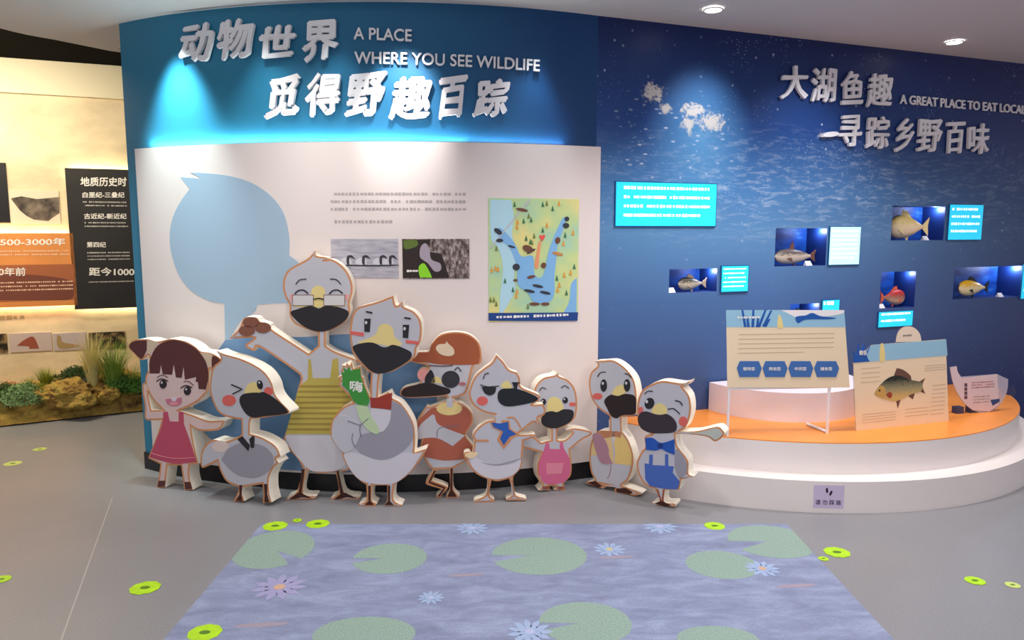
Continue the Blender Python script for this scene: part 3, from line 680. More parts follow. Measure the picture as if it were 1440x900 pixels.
for a in (0, aR): tube('foot_bar', BA.map(a, SH2+.009, -.012), BA.map(a-.03, SH2+.009, -.2), .009, M_wm, t)
# fish board
g0 = on_z(1204, 606, SH2); g1 = on_z(1334, 592, SH2); BB = Plane((g0.x, g0.y, 0), math.atan2(g1.y-g0.y, g1.x-g0.x))
t = thing('fish_board', (g0.x, g0.y, SH2), 'clear acrylic board with a printed golden-grey carp and blue header', 'board')
Z4 = lambda pts: Zs(1180, 440, 5.0, pts)
flat = lambda S, pts: inv_poly(S, [p[:2] for p in pts])
prism('panel', BB, flat(BB, [(1200, 511), (1226, 485), (1330, 477), (1334, 592), (1204, 607)]), -.008, 0, [M_cream, M_ac], t)
prism('header', BB, flat(BB, Z4([(103, 352), (230, 225), (752, 187), (762, 300)])), 0, .0008, M_sky, t)
prism('water_plant', BB, inv_poly(BB, smooth(Z4([(103, 350, 1), (100, 270, 1), (125, 300, 1), (135, 215, 1), (150, 280, 1), (175, 215, 1), (185, 280, 1), (218, 235, 1), (195, 300), (215, 342, 1)]))), -.004, .0016, M_db, t)
prism('yellow_flower', BB, inv_poly(BB, smooth(Z4([(285, 335), (290, 225), (312, 225), (322, 330)]))), .0008, .0014, yellow, t)
flat_line('print_title', BB, '鲫鱼', *Z4([(142, 298)])[0], *Z4([(195, 298)])[0], 7, .0025, print_white, t, .01)
for (x0, y0, x1, y1, n) in [(150, 520, 290, 380, 4), (600, 420, 750, 360, 3), (640, 740, 750, 500, 8), (160, 790, 400, 690, 4), (460, 750, 630, 660, 3)]:
    a0, b0 = BB.inv(*Z4([(x0, y0)])[0]); a1, b1 = BB.inv(*Z4([(x1, y1)])[0])
    for k in range(n): box('print_rule', BB, a0, b1-(b1-b0)*k/n-.0035, 0, a1, b1-(b1-b0)*k/n, .0007, M_line, t)
fb = NB('carp_print', .4); g = fb.uv(); n = fb.noise(g, 60, 3); sep = fb.n('SeparateXYZ'); fb.l(g, sep.inputs[0])
zc0 = BB.inv(*Z4([(400, 610)])[0])[1]; zc1 = BB.inv(*Z4([(400, 440)])[0])[1]
ff = fb.math('ADD', fb.mr(sep.outputs[1], zc0, zc1), fb.math('MULTIPLY', fb.math('SUBTRACT', n, .5), .3))
M_carp = fb.out(fb.ramp(ff, [(.1, rgb(206, 176, 110)), (.45, rgb(150, 146, 112)), (.85, rgb(34, 44, 38))]))
M_fin = mat('carp_fin_print', rgb(104, 74, 62))
Fp = lambda nm, pts, m, k: prism(nm, BB, inv_poly(BB, smooth(Z4(pts))), 0, .0008*k, m, t)
Fp('printed_fin', [(385, 440, 1), (405, 388, 1), (450, 400), (500, 440), (508, 475, 1)], M_fin, 1)
Fp('printed_fin', [(545, 495, 1), (605, 458, 1), (585, 510), (605, 568, 1), (548, 545, 1)], M_fin, 1)
Fp('printed_fin', [(485, 585, 1), (530, 560), (518, 608, 1)], M_fin, 1); Fp('printed_fin', [(398, 612, 1), (432, 610, 1), (412, 672, 1)], M_fin, 1)
Fp('printed_fish', [(250, 560), (290, 505), (350, 455), (420, 440), (500, 470), (580, 490), (575, 550), (510, 570), (440, 605), (380, 622), (300, 600), (258, 580)], M_carp, 2)
Fp('gill_plate', [(255, 560), (290, 512), (318, 525), (325, 570), (305, 598), (265, 580)], mat('gill_gold', rgb(196, 158, 86)), 3)
Fp('printed_side_fin', [(330, 575), (355, 555), (372, 575), (355, 600)], mat('fin_rust', rgb(150, 62, 40)), 3); Fp('printed_eye', ell(282, 545, 7, 7), black, 4)
prism('top_tab', BB, inv_poly(BB, smooth(Z4([(400, 206, 1), (410, 150), (440, 108), (488, 94), (535, 108), (570, 150), (580, 200, 1)]))), -.007, -.001, [mat('tab_cream', rgb(236, 218, 196), .4), M_ac], t)
a0, b0 = BB.inv(*Z4([(450, 170)])[0]); a1, b1 = BB.inv(*Z4([(520, 148)])[0]); rows(BB, a0, b0, a1, b1, 1, 0, ink, t, fill=.9)
# round acrylic sign
h0 = on_z(1382, 580, SH2); BCp = Plane((h0.x, h0.y, 0), math.radians(14))
Z5 = lambda pts: Zs(1320, 500, 9.0, pts)
t = thing('round_sign', (h0.x, h0.y, SH2), 'round clear acrylic sign with a pale printed card, right of the fish board', 'sign')
disc = inv_poly(BCp, smooth(Z5([(145, 150, 1), (228, 135, 1), (245, 210), (290, 270, 1), (740, 235, 1), (880, 300, 1), (870, 430), (820, 560), (740, 660), (640, 710), (540, 722), (430, 690), (330, 610), (240, 480), (180, 320)])))
prism('disc', BCp, disc, -.006, 0, mat('frosted_acrylic', rgb(205, 200, 215), .15, alpha=.55), t)
prism('crescent_print', BCp, inv_poly(BCp, smooth(Z5([(147, 152, 1), (226, 137, 1), (245, 220), (295, 290), (360, 290, 1), (370, 640, 1), (300, 570), (220, 440), (170, 300)]))), 0, .0008, mat('sign_pale', rgb(216, 198, 204), .4), t)
prism('card', BCp, flat(BCp, Z5([(285, 285), (740, 236), (760, 620), (640, 705), (430, 690), (320, 600)])), .0008, .002, mat('sign_card', rgb(218, 196, 200), .4), t)
prism('blue_corner', BCp, flat(BCp, Z5([(650, 560), (768, 545), (768, 580), (680, 635)])), .002, .003, mat('sign_navy', rgb(50, 70, 116), .4), t)
for k in range(4): prism('title_mark', BCp, flat(BCp, Z5([(322, 350+52*k), (358, 350+52*k), (358, 392+52*k), (322, 392+52*k)])), .002, .003, mat('sign_ink', rgb(96, 70, 84), .5), t)
a0, b0 = BCp.inv(*Z5([(410, 430)])[0]); a1, b1 = BCp.inv(*Z5([(715, 315)])[0]); rows(BCp, a0, b0, a1, b1, 3, .003, mat('sign_red_ink', rgb(176, 106, 116), .5), t, fill=.6)
a0, b0 = BCp.inv(*Z5([(430, 620)])[0]); a1, b1 = BCp.inv(*Z5([(650, 500)])[0]); rows(BCp, a0, b0, a1, b1, 3, .003, mat('sign_grey_ink', rgb(160, 140, 140), .5), t, fill=.5)
for x in (245, 405):
    y = 500 if x == 245 else 640
    p = BCp.inv(*Z5([(x+45, y+90)])[0])
    box('foot_block', BCp, p[0]-.025, SH2 if x == 405 else SH2, -.05, p[0]+.03, SH2+.045, -.007, mat('sign_foot', rgb(54, 58, 92), .4), t)
k0 = on_z(1428, 560, SH2); BD = Plane((k0.x, k0.y+.1, 0), math.radians(14))
t = thing('round_sign', (k0.x, k0.y+.1, SH2), 'round clear acrylic sign cut by the picture edge with a navy triangle foot', 'sign')
prism('disc', BD, [(BD.inv(1470, 530)[0]+x, SH2+.005+.18+y) for x, y in ell(0, 0, .2, .18, 0, 28)], -.006, 0, mat('frosted_acrylic', rgb(205, 200, 215)), t)
prism('foot_block', BD, [(BD.inv(1419, 540)[0], SH2), (BD.inv(1429, 540)[0], SH2), (BD.inv(1424, 540)[0], SH2+.07)], -.06, .012, mat('sign_foot', rgb(54, 58, 92)), t)

# ================================================================ CUTOUTS
T = .095
Z1 = lambda pts: Zs(170, 440, 3.216, pts)
Z2 = lambda pts: Zs(320, 340, 4.735, pts)
Z3b = lambda pts: Zs(320, 520, 4.5, pts)
Z4b = lambda pts: Zs(450, 410, 5.625, pts)
Z5b = lambda pts: Zs(450, 550, 5.294, pts)
Z6 = lambda pts: Zs(550, 460, 3.461, pts)
Z7b = lambda pts: Zs(720, 500, 4.5, pts)
Z8 = lambda pts: Zs(810, 480, 3.748, pts)
class Cut:
    def __init__(s, name, label, foot, ang, outline, base, thick=T, gap=.0115):
        p = on_z(*foot, 0); s.S = Plane((p.x, p.y, 0), math.radians(ang)); s.t = thing(name, (p.x, p.y, 0), label, 'cutout', 'cartoon bird cutouts' if 'bird' in name else None)
        poly = inv_poly(s.S, smooth(outline)); m = min(b for a, b in poly)
        s.S.dz = -m                             # the feet stand exactly on the floor
        prism('board', s.S, poly, -thick, 0, [brown_line, cream], s.t)
        prism('face_print', s.S, inset(poly, gap), 0, .0012, base, s.t)
    def p(s, name, pts, m, k=1, raw_=False):
        poly = inv_poly(s.S, [q[:2] for q in pts] if raw_ else smooth(pts))
        return prism(name, s.S, poly, .0004, .0012+.0009*k, m, s.t)
    def stroke(s, name, pts, wpx, m, k=3):
        pts = smooth_open(pts); L = []; R = []
        for i, q in enumerate(pts):
            a = pts[max(0, i-1)]; b = pts[min(len(pts)-1, i+1)]; dx, dy = b[0]-a[0], b[1]-a[1]; l = math.hypot(dx, dy) or 1
            f = wpx/2; L.append((q[0]-dy/l*f, q[1]+dx/l*f)); R.append((q[0]+dy/l*f, q[1]-dx/l*f))
        poly = inv_poly(s.S, L+R[::-1]); return prism(name, s.S, poly, .0004, .0012+.0009*k, m, s.t)
def smooth_open(pts):
    out = []
    for i in range(len(pts)-1):
        p0 = pts[max(0, i-1)]; p1 = pts[i]; p2 = pts[i+1]; p3 = pts[min(len(pts)-1, i+2)]
        if len(p1) > 2: p0 = p1
        if len(p2) > 2: p3 = p2
        for k in range(4):
            t = k/4; out.append(tuple(.5*((2*p1[j])+(-p0[j]+p2[j])*t+(2*p0[j]-5*p1[j]+4*p2[j]-p3[j])*t*t+(-p0[j]+3*p1[j]-3*p2[j]+p3[j])*t**3) for j in (0, 1)))
    out.append(tuple(pts[-1][:2])); return out

# --- girl
c = Cut('girl_cutout', 'cartoon girl cutout with brown pigtails, bangs and a pink dress, one hand raised', (245, 688), -14,
  Z1([(33, 150), (60, 122), (120, 117), (165, 127), (225, 116), (290, 126), (335, 150), (362, 172), (410, 180), (455, 208), (456, 224), (425, 260), (402, 252), (400, 300), (396, 345), (372, 378), (340, 405), (290, 430), (262, 440, 1), (330, 462), (395, 486), (462, 484), (464, 500), (440, 528), (360, 532), (318, 512, 1), (330, 590), (350, 680, 1), (312, 686, 1), (310, 740), (326, 798, 1), (288, 800, 1), (280, 745), (272, 688, 1), (212, 686, 1), (205, 740), (200, 788, 1), (162, 788, 1), (172, 735), (178, 682, 1), (123, 655, 1), (160, 560), (186, 482, 1), (150, 484), (110, 478), (108, 420), (97, 350), (99, 318), (118, 318), (126, 380), (138, 438, 1), (190, 437, 1), (152, 400), (122, 350), (110, 300), (118, 268), (128, 262, 1), (127, 190), (95, 212), (60, 182)]), skin)
c.p('hair', Z1([(132, 272, 1), (131, 215), (165, 148), (225, 121), (288, 131), (345, 165), (386, 222), (396, 285), (385, 345, 1), (352, 342, 1), (350, 312, 1), (338, 308, 1), (342, 288, 1), (290, 300, 1), (284, 240, 1), (276, 292, 1), (250, 290, 1), (240, 230, 1), (232, 278, 1), (190, 275, 1), (182, 232, 1), (176, 272, 1)]), hair)
c.p('pigtail', Z1([(38, 150), (60, 126), (118, 122, 1), (118, 165, 1), (95, 205), (62, 178)]), hair); c.p('pigtail', Z1([(416, 192), (452, 215), (425, 252), (412, 240)]), hair)
c.p('hair_tie', Z1([(120, 122, 1), (172, 130, 1), (131, 188, 1), (118, 165, 1)]), mat('hair_tie', rgb(210, 190, 165))); c.p('hair_tie', Z1([(362, 178, 1), (412, 184, 1), (404, 245, 1), (396, 235, 1)]), mat('hair_tie', rgb(210, 190, 165)))
c.p('dress', Z1([(192, 446, 1), (212, 444, 1), (222, 488, 1), (262, 490, 1), (262, 446, 1), (284, 446, 1), (286, 500, 1), (318, 590), (343, 672, 1), (240, 680), (130, 650, 1), (160, 575), (188, 500)]), pink)
c.stroke('hem_line', Z1([(138, 632), (230, 655), (336, 652)]), .8, pink2)
for x, y, s in ((192, 320, 1), (302, 350, 1)):
    c.p('eye', Z1(ell(x, y, 16, 20)), mat('eye_dark', rgb(44, 34, 40)), 3); c.p('eye_glint', Z1(ell(x-5, y-7, 4, 5)), bird_white, 4)
    c.stroke('eyelash', Z1([(x-30, y-12), (x-8, y-24), (x+22, y-14)]), 1.4, mat('eye_dark', rgb(44, 34, 40)), 3)
c.stroke('eyebrow', Z1([(165, 290), (188, 278), (215, 290)]), .8, hair); c.stroke('eyebrow', Z1([(285, 308), (308, 308), (330, 326)]), .8, hair)
c.p('mouth', Z1([(203, 388, 1), (240, 384), (277, 380, 1), (272, 410), (240, 420), (212, 410)]), mouthm, 2); c.p('tongue', Z1(ell(240, 408, 20, 8)), mat('tongue', rgb(226, 150, 160)), 3); c.p('teeth', Z1([(228, 384, 1), (256, 381, 1), (250, 396, 1), (234, 398, 1)]), bird_white, 3)
c.p('shoe', Z1([(172, 757, 1), (202, 757, 1), (198, 784, 1), (166, 784, 1)]), hair); c.p('shoe', Z1([(288, 762, 1), (314, 762, 1), (322, 794, 1), (292, 796, 1)]), hair)

# --- grey bird with wink and collar
c = Cut('bird_cutout', 'winking grey cartoon bird cutout with round body and black V collar beside the girl', (348, 708), -17,
  Z1([(405, 300), (418, 245), (452, 212), (432, 172, 1), (470, 188), (540, 208), (600, 235), (650, 270), (682, 318), (694, 362), (715, 395), (762, 445), (752, 460, 1), (720, 464), (640, 476), (590, 480, 1), (584, 500), (583, 548, 1), (640, 566), (700, 604), (722, 650, 1), (702, 660), (716, 680, 1), (692, 700), (672, 740), (668, 765, 1), (670, 810), (682, 858, 1), (642, 860, 1), (645, 810), (640, 775, 1), (550, 790, 1), (548, 820), (560, 852, 1), (508, 855, 1), (530, 810), (532, 788, 1), (480, 765), (452, 720), (437, 672, 1), (400, 690), (365, 700), (362, 640), (385, 595), (420, 575), (470, 583), (530, 562), (546, 548, 1), (545, 485, 1), (480, 472), (440, 448), (415, 400), (402, 350)]), bird_grey)
c.p('wing', Z1([(480, 620, 1), (540, 590), (640, 600), (690, 650), (680, 705), (620, 745), (550, 742), (500, 715), (455, 665, 1)]), bird_grey2)
c.p('beak', Z1([(538, 405), (548, 372), (590, 362), (632, 362, 1), (650, 360), (700, 390), (753, 442), (740, 458), (650, 468), (600, 474), (565, 455)]), black, 2)
c.p('nose', Z1([(560, 365), (575, 325), (605, 315), (632, 335), (632, 360), (590, 362)]), yellow, 1)
c.p('cheek', Z1(ell(490, 397, 31, 25)), blush, 2); c.p('cheek', Z1(ell(668, 356, 20, 20)), blush, 1)
c.p('eye', Z1(ell(630, 326, 13, 21, -.2)), black, 3); c.p('eye_glint', Z1(ell(628, 316, 4, 5)), bird_white, 4)
c.stroke('wink', Z1([(500, 325, 1), (550, 346, 1), (506, 368, 1)]), 1.6, black, 3)
c.p('collar', Z1([(528, 572, 1), (550, 558, 1), (585, 600, 1), (578, 626, 1)]), black, 3); c.p('collar', Z1([(582, 572, 1), (596, 557, 1), (606, 562, 1), (604, 610, 1), (590, 612, 1)]), black, 3)
c.p('hand_print', Z1(ell(450, 605, 36, 26)), mat('hand_skin', rgb(224, 206, 200)), 1)
c.p('leg', Z1([(536, 780, 1), (550, 780, 1), (545, 820, 1), (550, 850, 1), (520, 850, 1), (538, 820, 1)]), maroon, 2); c.p('leg', Z1([(648, 775, 1), (662, 775, 1), (662, 820, 1), (672, 856, 1), (650, 856, 1), (652, 820, 1)]), maroon, 2)

# --- tall bird with glasses
c = Cut('bird_cutout', 'tallest cartoon bird cutout with glasses and olive striped apron, holding up brown mushrooms', (425, 703), 2,
  Z2([(585, 62, 1), (592, 100), (662, 112), (652, 128, 1), (692, 124), (742, 150), (792, 200), (826, 270), (833, 340), (812, 420), (816, 470), (790, 530), (740, 570), (680, 598), (655, 600, 1), (655, 700, 1), (720, 740), (850, 790), (900, 820), (925, 900)])+
  Z3b([(845, 120, 1), (835, 400), (810, 560), (770, 640), (705, 650, 1), (740, 790), (830, 812), (832, 826, 1), (655, 828, 1), (655, 818), (705, 780), (684, 650, 1), (600, 662), (505, 640, 1), (478, 790), (560, 806), (545, 826, 1), (372, 830, 1), (378, 818), (438, 780), (478, 630, 1), (445, 572), (385, 505), (345, 470, 1), (380, 370), (410, 270), (440, 150), (466, 62, 1)])+
  Z2([(480, 890, 1), (340, 790), (205, 705), (180, 735), (130, 715), (120, 690), (175, 650), (90, 650), (10, 655, 1), (75, 590), (95, 545), (120, 512), (190, 512), (215, 538), (272, 558), (295, 592), (460, 700), (540, 752, 1), (602, 700, 1), (602, 612, 1), (530, 590), (450, 555), (415, 500), (412, 425), (385, 380), (368, 310), (378, 240), (410, 190), (480, 150), (540, 115)]), bird_grey)
olive, olive2 = mat('apron_olive', rgb(190, 172, 84)), mat('apron_stripe', rgb(158, 138, 60))
c.p('apron', Z3b([(472, 95, 1), (508, 68, 1), (512, -60, 1), (527, -60, 1), (540, 60, 1), (650, 60, 1), (665, -60, 1), (700, -65, 1), (705, 60, 1), (790, 60, 1), (812, 200, 1), (800, 415, 1), (368, 415, 1), (402, 290, 1), (442, 150, 1)]), olive)
for k in range(9):
    y = 105+34*k; x = 455-(y-105)*.3; c.p('apron_stripe', Z3b([(x+4, y, 1), (795, y, 1), (795, y+13, 1), (x, y+13, 1)]), olive2, 2, True)
c.p('belly_print', Z3b([(366, 425, 1), (790, 425, 1), (770, 560), (700, 640), (560, 650), (500, 622), (400, 505)]), bird_white)
c.p('nose', Z2([(550, 360), (565, 320), (600, 300), (645, 320), (655, 370), (730, 395), (790, 430), (640, 445), (440, 440), (480, 400)]), yellow, 1)
c.p('beak', Z2([(420, 480), (470, 455), (540, 435), (575, 438), (610, 452), (650, 435), (730, 440), (805, 472), (790, 525), (720, 575), (640, 605), (560, 595), (480, 550)]), black, 2)
for x in (492, 722):
    c.stroke('eye', Z2([(x-44, 355), (x-20, 333), (x+15, 330), (x+46, 352)]), 1.8, black, 3)
c.stroke('eyebrow', Z2([(456, 290), (480, 262), (525, 256)]), 1.3, black, 3); c.stroke('eyebrow', Z2([(683, 255), (725, 260), (755, 290)]), 1.3, black, 3)
gl = mat('lens_print', rgb(214, 210, 210)); 
for x0, x1 in ((433, 575), (640, 783)):
    c.p('glasses_rim', Z2([(x0, 360, 1), (x1, 360, 1), (x1, 434, 1), (x0, 434, 1)]), mat('rim_brown', rgb(120, 90, 80)), 3, True); c.p('glasses_lens', Z2([(x0+4, 365, 1), (x1-4, 365, 1), (x1-4, 430, 1), (x0+4, 430, 1)]), gl, 4, True)
c.stroke('glasses_bridge', Z2([(570, 392), (608, 384), (644, 392)]), 1.5, black, 5)
c.p('cheek', Z2([(418, 360, 1), (432, 356, 1), (432, 400, 1), (420, 395, 1)]), pale_blush, 2); c.p('cheek', Z2([(785, 360, 1), (805, 356, 1), (800, 395, 1), (785, 398, 1)]), pale_blush, 2)
mush = mat('mushroom_brown', rgb(134, 84, 66))
for x, y in ((158, 545), (130, 600), (236, 580)): c.p('mushroom', Z2(ell(x, y, 54, 36)), mush, 3)
for pts in ([(470, 635, 1), (490, 635, 1), (468, 790, 1), (450, 790, 1)], [(690, 645, 1), (702, 645, 1), (735, 790, 1), (715, 795, 1)]): c.p('leg', Z3b(pts), maroon, 2)
for x in (450, 732): c.p('foot', Z3b([(x-60, 826, 1), (x-5, 785, 1), (x+15, 785, 1), (x+85, 820, 1), (x+20, 812, 1), (x-20, 824, 1)]), maroon, 2)

# --- big bird with green onion
c = Cut('bird_cutout', 'large round cartoon bird cutout clutching a big green onion at the front', (535, 712), -2,
  Z4b([(235, 335), (245, 245), (265, 180), (310, 135), (450, 95), (580, 45, 1), (602, 125), (655, 90, 1), (662, 132), (740, 170), (790, 230), (806, 310), (796, 400), (765, 460), (745, 540), (640, 610), (560, 650), (475, 662, 1), (466, 740), (460, 850, 1), (545, 805, 1), (565, 850, 1)])+
  Z5b([(545, 70, 1), (600, 100), (660, 180), (700, 270), (708, 380), (704, 470, 1), (792, 440, 1), (765, 500), (695, 592), (630, 655), (556, 702, 1), (548, 820), (612, 860, 1), (604, 870, 1), (475, 866, 1), (500, 830), (500, 712, 1), (392, 714, 1), (384, 820), (420, 850), (412, 869, 1), (288, 866, 1), (290, 852), (345, 825), (345, 708, 1), (300, 680), (240, 620), (180, 530), (158, 455), (98, 390), (76, 310), (90, 230), (150, 150), (215, 108), (245, 100, 1)])+
  Z4b([(240, 850), (150, 755), (160, 720, 1), (140, 690, 1), (172, 680, 1), (165, 640, 1), (185, 610, 1), (170, 595, 1), (205, 600, 1), (210, 575, 1), (235, 600, 1), (250, 570, 1), (265, 625, 1), (320, 600, 1), (330, 680), (345, 690, 1), (360, 760), (398, 850, 1), (398, 760), (405, 660, 1), (330, 595), (285, 545), (252, 475)]), bird_grey)
c.p('belly_print', Z5b([(180, 480), (300, 480), (420, 520), (520, 520), (620, 470), (700, 478, 1), (760, 470, 1), (690, 585), (620, 655), (540, 700), (400, 702), (300, 672), (230, 600)]), bird_white, 1)
c.p('wing', Z5b([(535, 85, 1), (600, 115), (655, 190), (690, 275), (690, 370), (620, 455), (520, 510), (420, 520), (300, 470), (260, 400), (300, 340), (380, 320, 1), (470, 315, 1), (510, 250)]), bird_grey2, 2)
c.p('arm', Z5b([(110, 215), (200, 195), (300, 255, 1), (300, 340), (250, 440, 1), (190, 470), (140, 430), (90, 350)]), bird_grey, 3)
c.stroke('arm_line', Z5b([(205, 232), (300, 265, 1), (362, 215)]), 1.0, mat('soft_line', rgb(120, 116, 130)), 5); c.stroke('arm_line', Z5b([(300, 265), (298, 310), (310, 350)]), 1.0, mat('soft_line', rgb(120, 116, 130)), 5); c.stroke('arm_line', Z5b([(248, 325), (240, 370), (262, 430)]), 1.0, mat('soft_line', rgb(120, 116, 130)), 5)
c.p('chest_print', Z5b([(380, 135, 1), (530, 155, 1), (520, 240), (470, 310), (400, 320, 1), (380, 220)]), bird_white, 3)
c.p('onion_stalk', Z5b([(268, 120, 1), (348, 110, 1), (385, 200), (440, 290), (425, 330), (360, 300), (300, 220)]), mat('onion_pale', rgb(192, 214, 170)), 4)
c.p('onion_leaf', Z4b([(178, 755, 1), (180, 690, 1), (172, 650, 1), (195, 655, 1), (188, 615, 1), (215, 635, 1), (228, 605, 1), (245, 640, 1), (265, 632, 1), (318, 620, 1), (325, 690), (350, 760), (392, 870), (372, 920, 1), (300, 905, 1), (262, 870), (225, 800)]), mat('onion_green', rgb(62, 146, 58)), 4)
V_, F_ = text_mesh('嗨', .02); A_ = c.S.inv(*Z4b([(238, 800)])[0]); B_ = c.S.inv(*Z4b([(340, 812)])[0]); C_ = c.S.inv(*Z4b([(238, 712)])[0])
put_text('onion_character', c.S, V_, F_, bbox(V_), A_, B_, C_, .005, .006, print_white, c.t)
c.p('collar', Z5b([(375, 60, 1), (430, 62, 1), (538, 22, 1), (530, 150, 1), (455, 140), (380, 135, 1)]), mat('collar_red', rgb(160, 56, 44)), 4)
c.p('nose', Z4b([(440, 350), (470, 285), (520, 268), (575, 300), (590, 370), (650, 430), (560, 445), (440, 425), (300, 420), (380, 385)]), yellow, 1)
c.p('beak', Z4b([(260, 460), (290, 432), (370, 416), (430, 420), (490, 450), (530, 452), (580, 434), (660, 460), (722, 495), (715, 545), (640, 600), (550, 645), (480, 662), (430, 655), (380, 620), (310, 545)]), black, 2)
for x, y in ((378, 278), (682, 326)):
    c.p('eye', Z4b([(x-26, y-50, 1), (x+24, y-50, 1), (x+16, y+56, 1), (x-26, y+52, 1)]), black, 3); c.p('eye_glint', Z4b(ell(x-12, y-20, 10, 13)), bird_white, 4)
c.stroke('eyebrow', Z4b([(365, 172, 1), (415, 182, 1)]), 2.2, black, 3); c.stroke('eyebrow', Z4b([(668, 220, 1), (718, 228, 1)]), 2.2, black, 3)
c.p('cheek', Z4b([(240, 325, 1), (348, 338, 1), (348, 368, 1), (240, 352, 1)]), blush, 2); c.p('cheek', Z4b([(680, 395, 1), (785, 408, 1), (785, 432, 1), (680, 422, 1)]), blush, 2)
for x in (368, 514): c.p('leg', Z5b([(x-8, 716, 1), (x+10, 716, 1), (x+8, 830, 1), (x+35, 858, 1), (x-35, 858, 1), (x-6, 830, 1)]), maroon, 2)

# --- bird with cap and sunglasses
c = Cut('bird_cutout', 'cartoon bird cutout in a brown cap, sunglasses and rust sweater with crossed arms', (630, 700), 3,
  Z6([(95, 170), (128, 138), (184, 132), (196, 98), (240, 52), (310, 38), (380, 50), (428, 92), (441, 150), (436, 190), (402, 200), (388, 250), (366, 330), (330, 352), (302, 358, 1), (306, 374), (350, 390), (392, 430), (396, 480), (362, 540), (402, 598), (385, 640), (362, 668), (302, 700, 1), (303, 800), (332, 836), (330, 843, 1), (268, 843, 1), (270, 834), (286, 800), (284, 702, 1), (224, 708, 1), (198, 760, 1), (268, 786), (274, 800), (244, 832), (242, 843, 1), (218, 843, 1), (222, 832), (250, 806), (180, 782), (170, 766), (206, 708, 1), (180, 682), (143, 612), (150, 560, 1), (122, 552), (122, 480), (145, 440), (175, 398), (190, 402), (270, 372, 1), (268, 350), (200, 354), (90, 358), (48, 346), (46, 325), (70, 305), (140, 285), (128, 240), (150, 214), (180, 214, 1), (176, 200), (110, 186)]), bird_grey, .068)
rust, rust2 = mat('cap_rust', rgb(164, 86, 52)), mat('sweater_rust', rgb(176, 96, 74))
c.p('cap', Z6([(102, 170), (128, 144), (184, 138, 1), (200, 98), (242, 58), (310, 45), (376, 56), (420, 94), (432, 150), (428, 185, 1), (400, 196), (250, 196), (180, 186), (120, 182)]), rust, 2)
c.p('cap_shell', Z6([(218, 118), (232, 98), (262, 95), (270, 82, 1), (280, 95), (304, 118), (306, 145), (280, 155), (240, 145)]), mat('shell_cream', rgb(228, 206, 176)), 3)
c.p('beak', Z6([(50, 335), (65, 312), (120, 295), (180, 283), (240, 300), (284, 315), (285, 335), (240, 345), (150, 352), (70, 352)]), mat('beak_brown', rgb(40, 26, 26)), 2)
c.p('cheek', Z6(ell(156, 245, 28, 30)), pale_blush, 2); c.p('cheek', Z6(ell(346, 290, 18, 9)), mat('cheek_rose', rgb(176, 110, 118)), 2)
c.p('sunglass_lens', Z6([(180, 235), (195, 222), (210, 250), (212, 285), (170, 290), (165, 260)]), black, 3); c.p('sunglass_lens', Z6(ell(290, 268, 44, 42)), mat('lens_dark', rgb(56, 54, 60), .25), 3)
c.p('nose', Z6([(196, 285), (205, 262), (222, 254), (240, 266), (246, 288), (220, 284)]), yellow, 3)
c.stroke('eyebrow', Z6([(308, 225), (325, 210), (342, 230)]), 1.3, black, 3); c.stroke('hair_fringe', Z6([(185, 200), (250, 204), (300, 200)]), 1.2, mat('fringe', rgb(90, 50, 40)), 3)
c.p('sweater', Z6([(160, 440), (210, 405), (290, 420), (350, 400), (386, 432), (388, 480), (358, 540), (394, 600), (360, 655, 1), (260, 662), (168, 645, 1), (150, 600), (160, 550), (130, 548), (130, 482)]), rust2, 2)
c.p('collar', Z6(ell(283, 410, 62, 32)), mat('collar_cream', rgb(232, 208, 140)), 3); c.p('neck', Z6([(270, 362, 1), (300, 362, 1), (300, 398), (285, 404), (272, 398)]), bird_grey, 4)
c.p('arm', Z6([(130, 558, 1), (135, 500), (180, 455), (210, 440), (235, 490), (360, 540, 1), (300, 592, 1), (220, 552)]), bird_grey, 3)
c.stroke('arm_line', Z6([(225, 548), (235, 505), (330, 492)]), .9, mat('soft_line', rgb(0, 0, 0)), 5)
c.p('leg', Z6([(290, 700, 1), (300, 700, 1), (298, 805, 1), (320, 838, 1), (275, 838, 1), (288, 805, 1)]), maroon, 2); c.stroke('leg', Z6([(214, 712, 1), (186, 768, 1), (262, 795, 1), (232, 836, 1)]), 2.2, maroon, 2)

# --- smirking bird with blue scarf
c = Cut('bird_cutout', 'smirking cartoon bird cutout with a blue neck scarf and pointed crest', (700, 706), 4,
  Z6([(378, 330), (386, 285), (410, 235), (450, 200), (490, 170), (512, 132, 1), (545, 165), (575, 205), (612, 218, 1), (628, 250), (635, 290), (720, 328), (716, 352), (690, 375), (740, 372, 1), (752, 400), (745, 425), (715, 440), (720, 470), (690, 462), (648, 496, 1), (620, 520), (696, 520), (698, 534, 1), (645, 552, 1), (640, 620), (632, 680), (600, 718), (594, 730, 1), (600, 810), (655, 832), (655, 842, 1), (560, 842, 1), (562, 832), (592, 810), (574, 735, 1), (520, 748), (488, 742, 1), (478, 815), (502, 838), (498, 850, 1), (404, 852, 1), (408, 840), (462, 812), (470, 738, 1), (415, 712), (375, 665), (366, 640), (355, 632), (356, 610), (380, 604), (395, 620), (404, 545, 1), (398, 520), (430, 480), (470, 455), (505, 450, 1), (504, 425, 1), (450, 412), (400, 378)]), bird_grey, .062)
c.p('belly_print', Z6([(400, 620), (440, 650), (520, 670), (600, 660), (630, 630), (625, 680), (590, 718), (515, 738), (440, 718), (390, 670)]), bird_white, 1)
c.p('wing_line', Z6([(440, 655), (520, 672), (630, 640), (640, 632), (520, 664)]), bird_grey2, 2)
c.p('beak', Z6([(518, 340), (528, 305), (570, 295), (620, 300), (680, 322), (714, 342), (700, 360), (640, 375), (570, 384), (532, 370)]), mat('beak_navy', rgb(28, 32, 40)), 2)
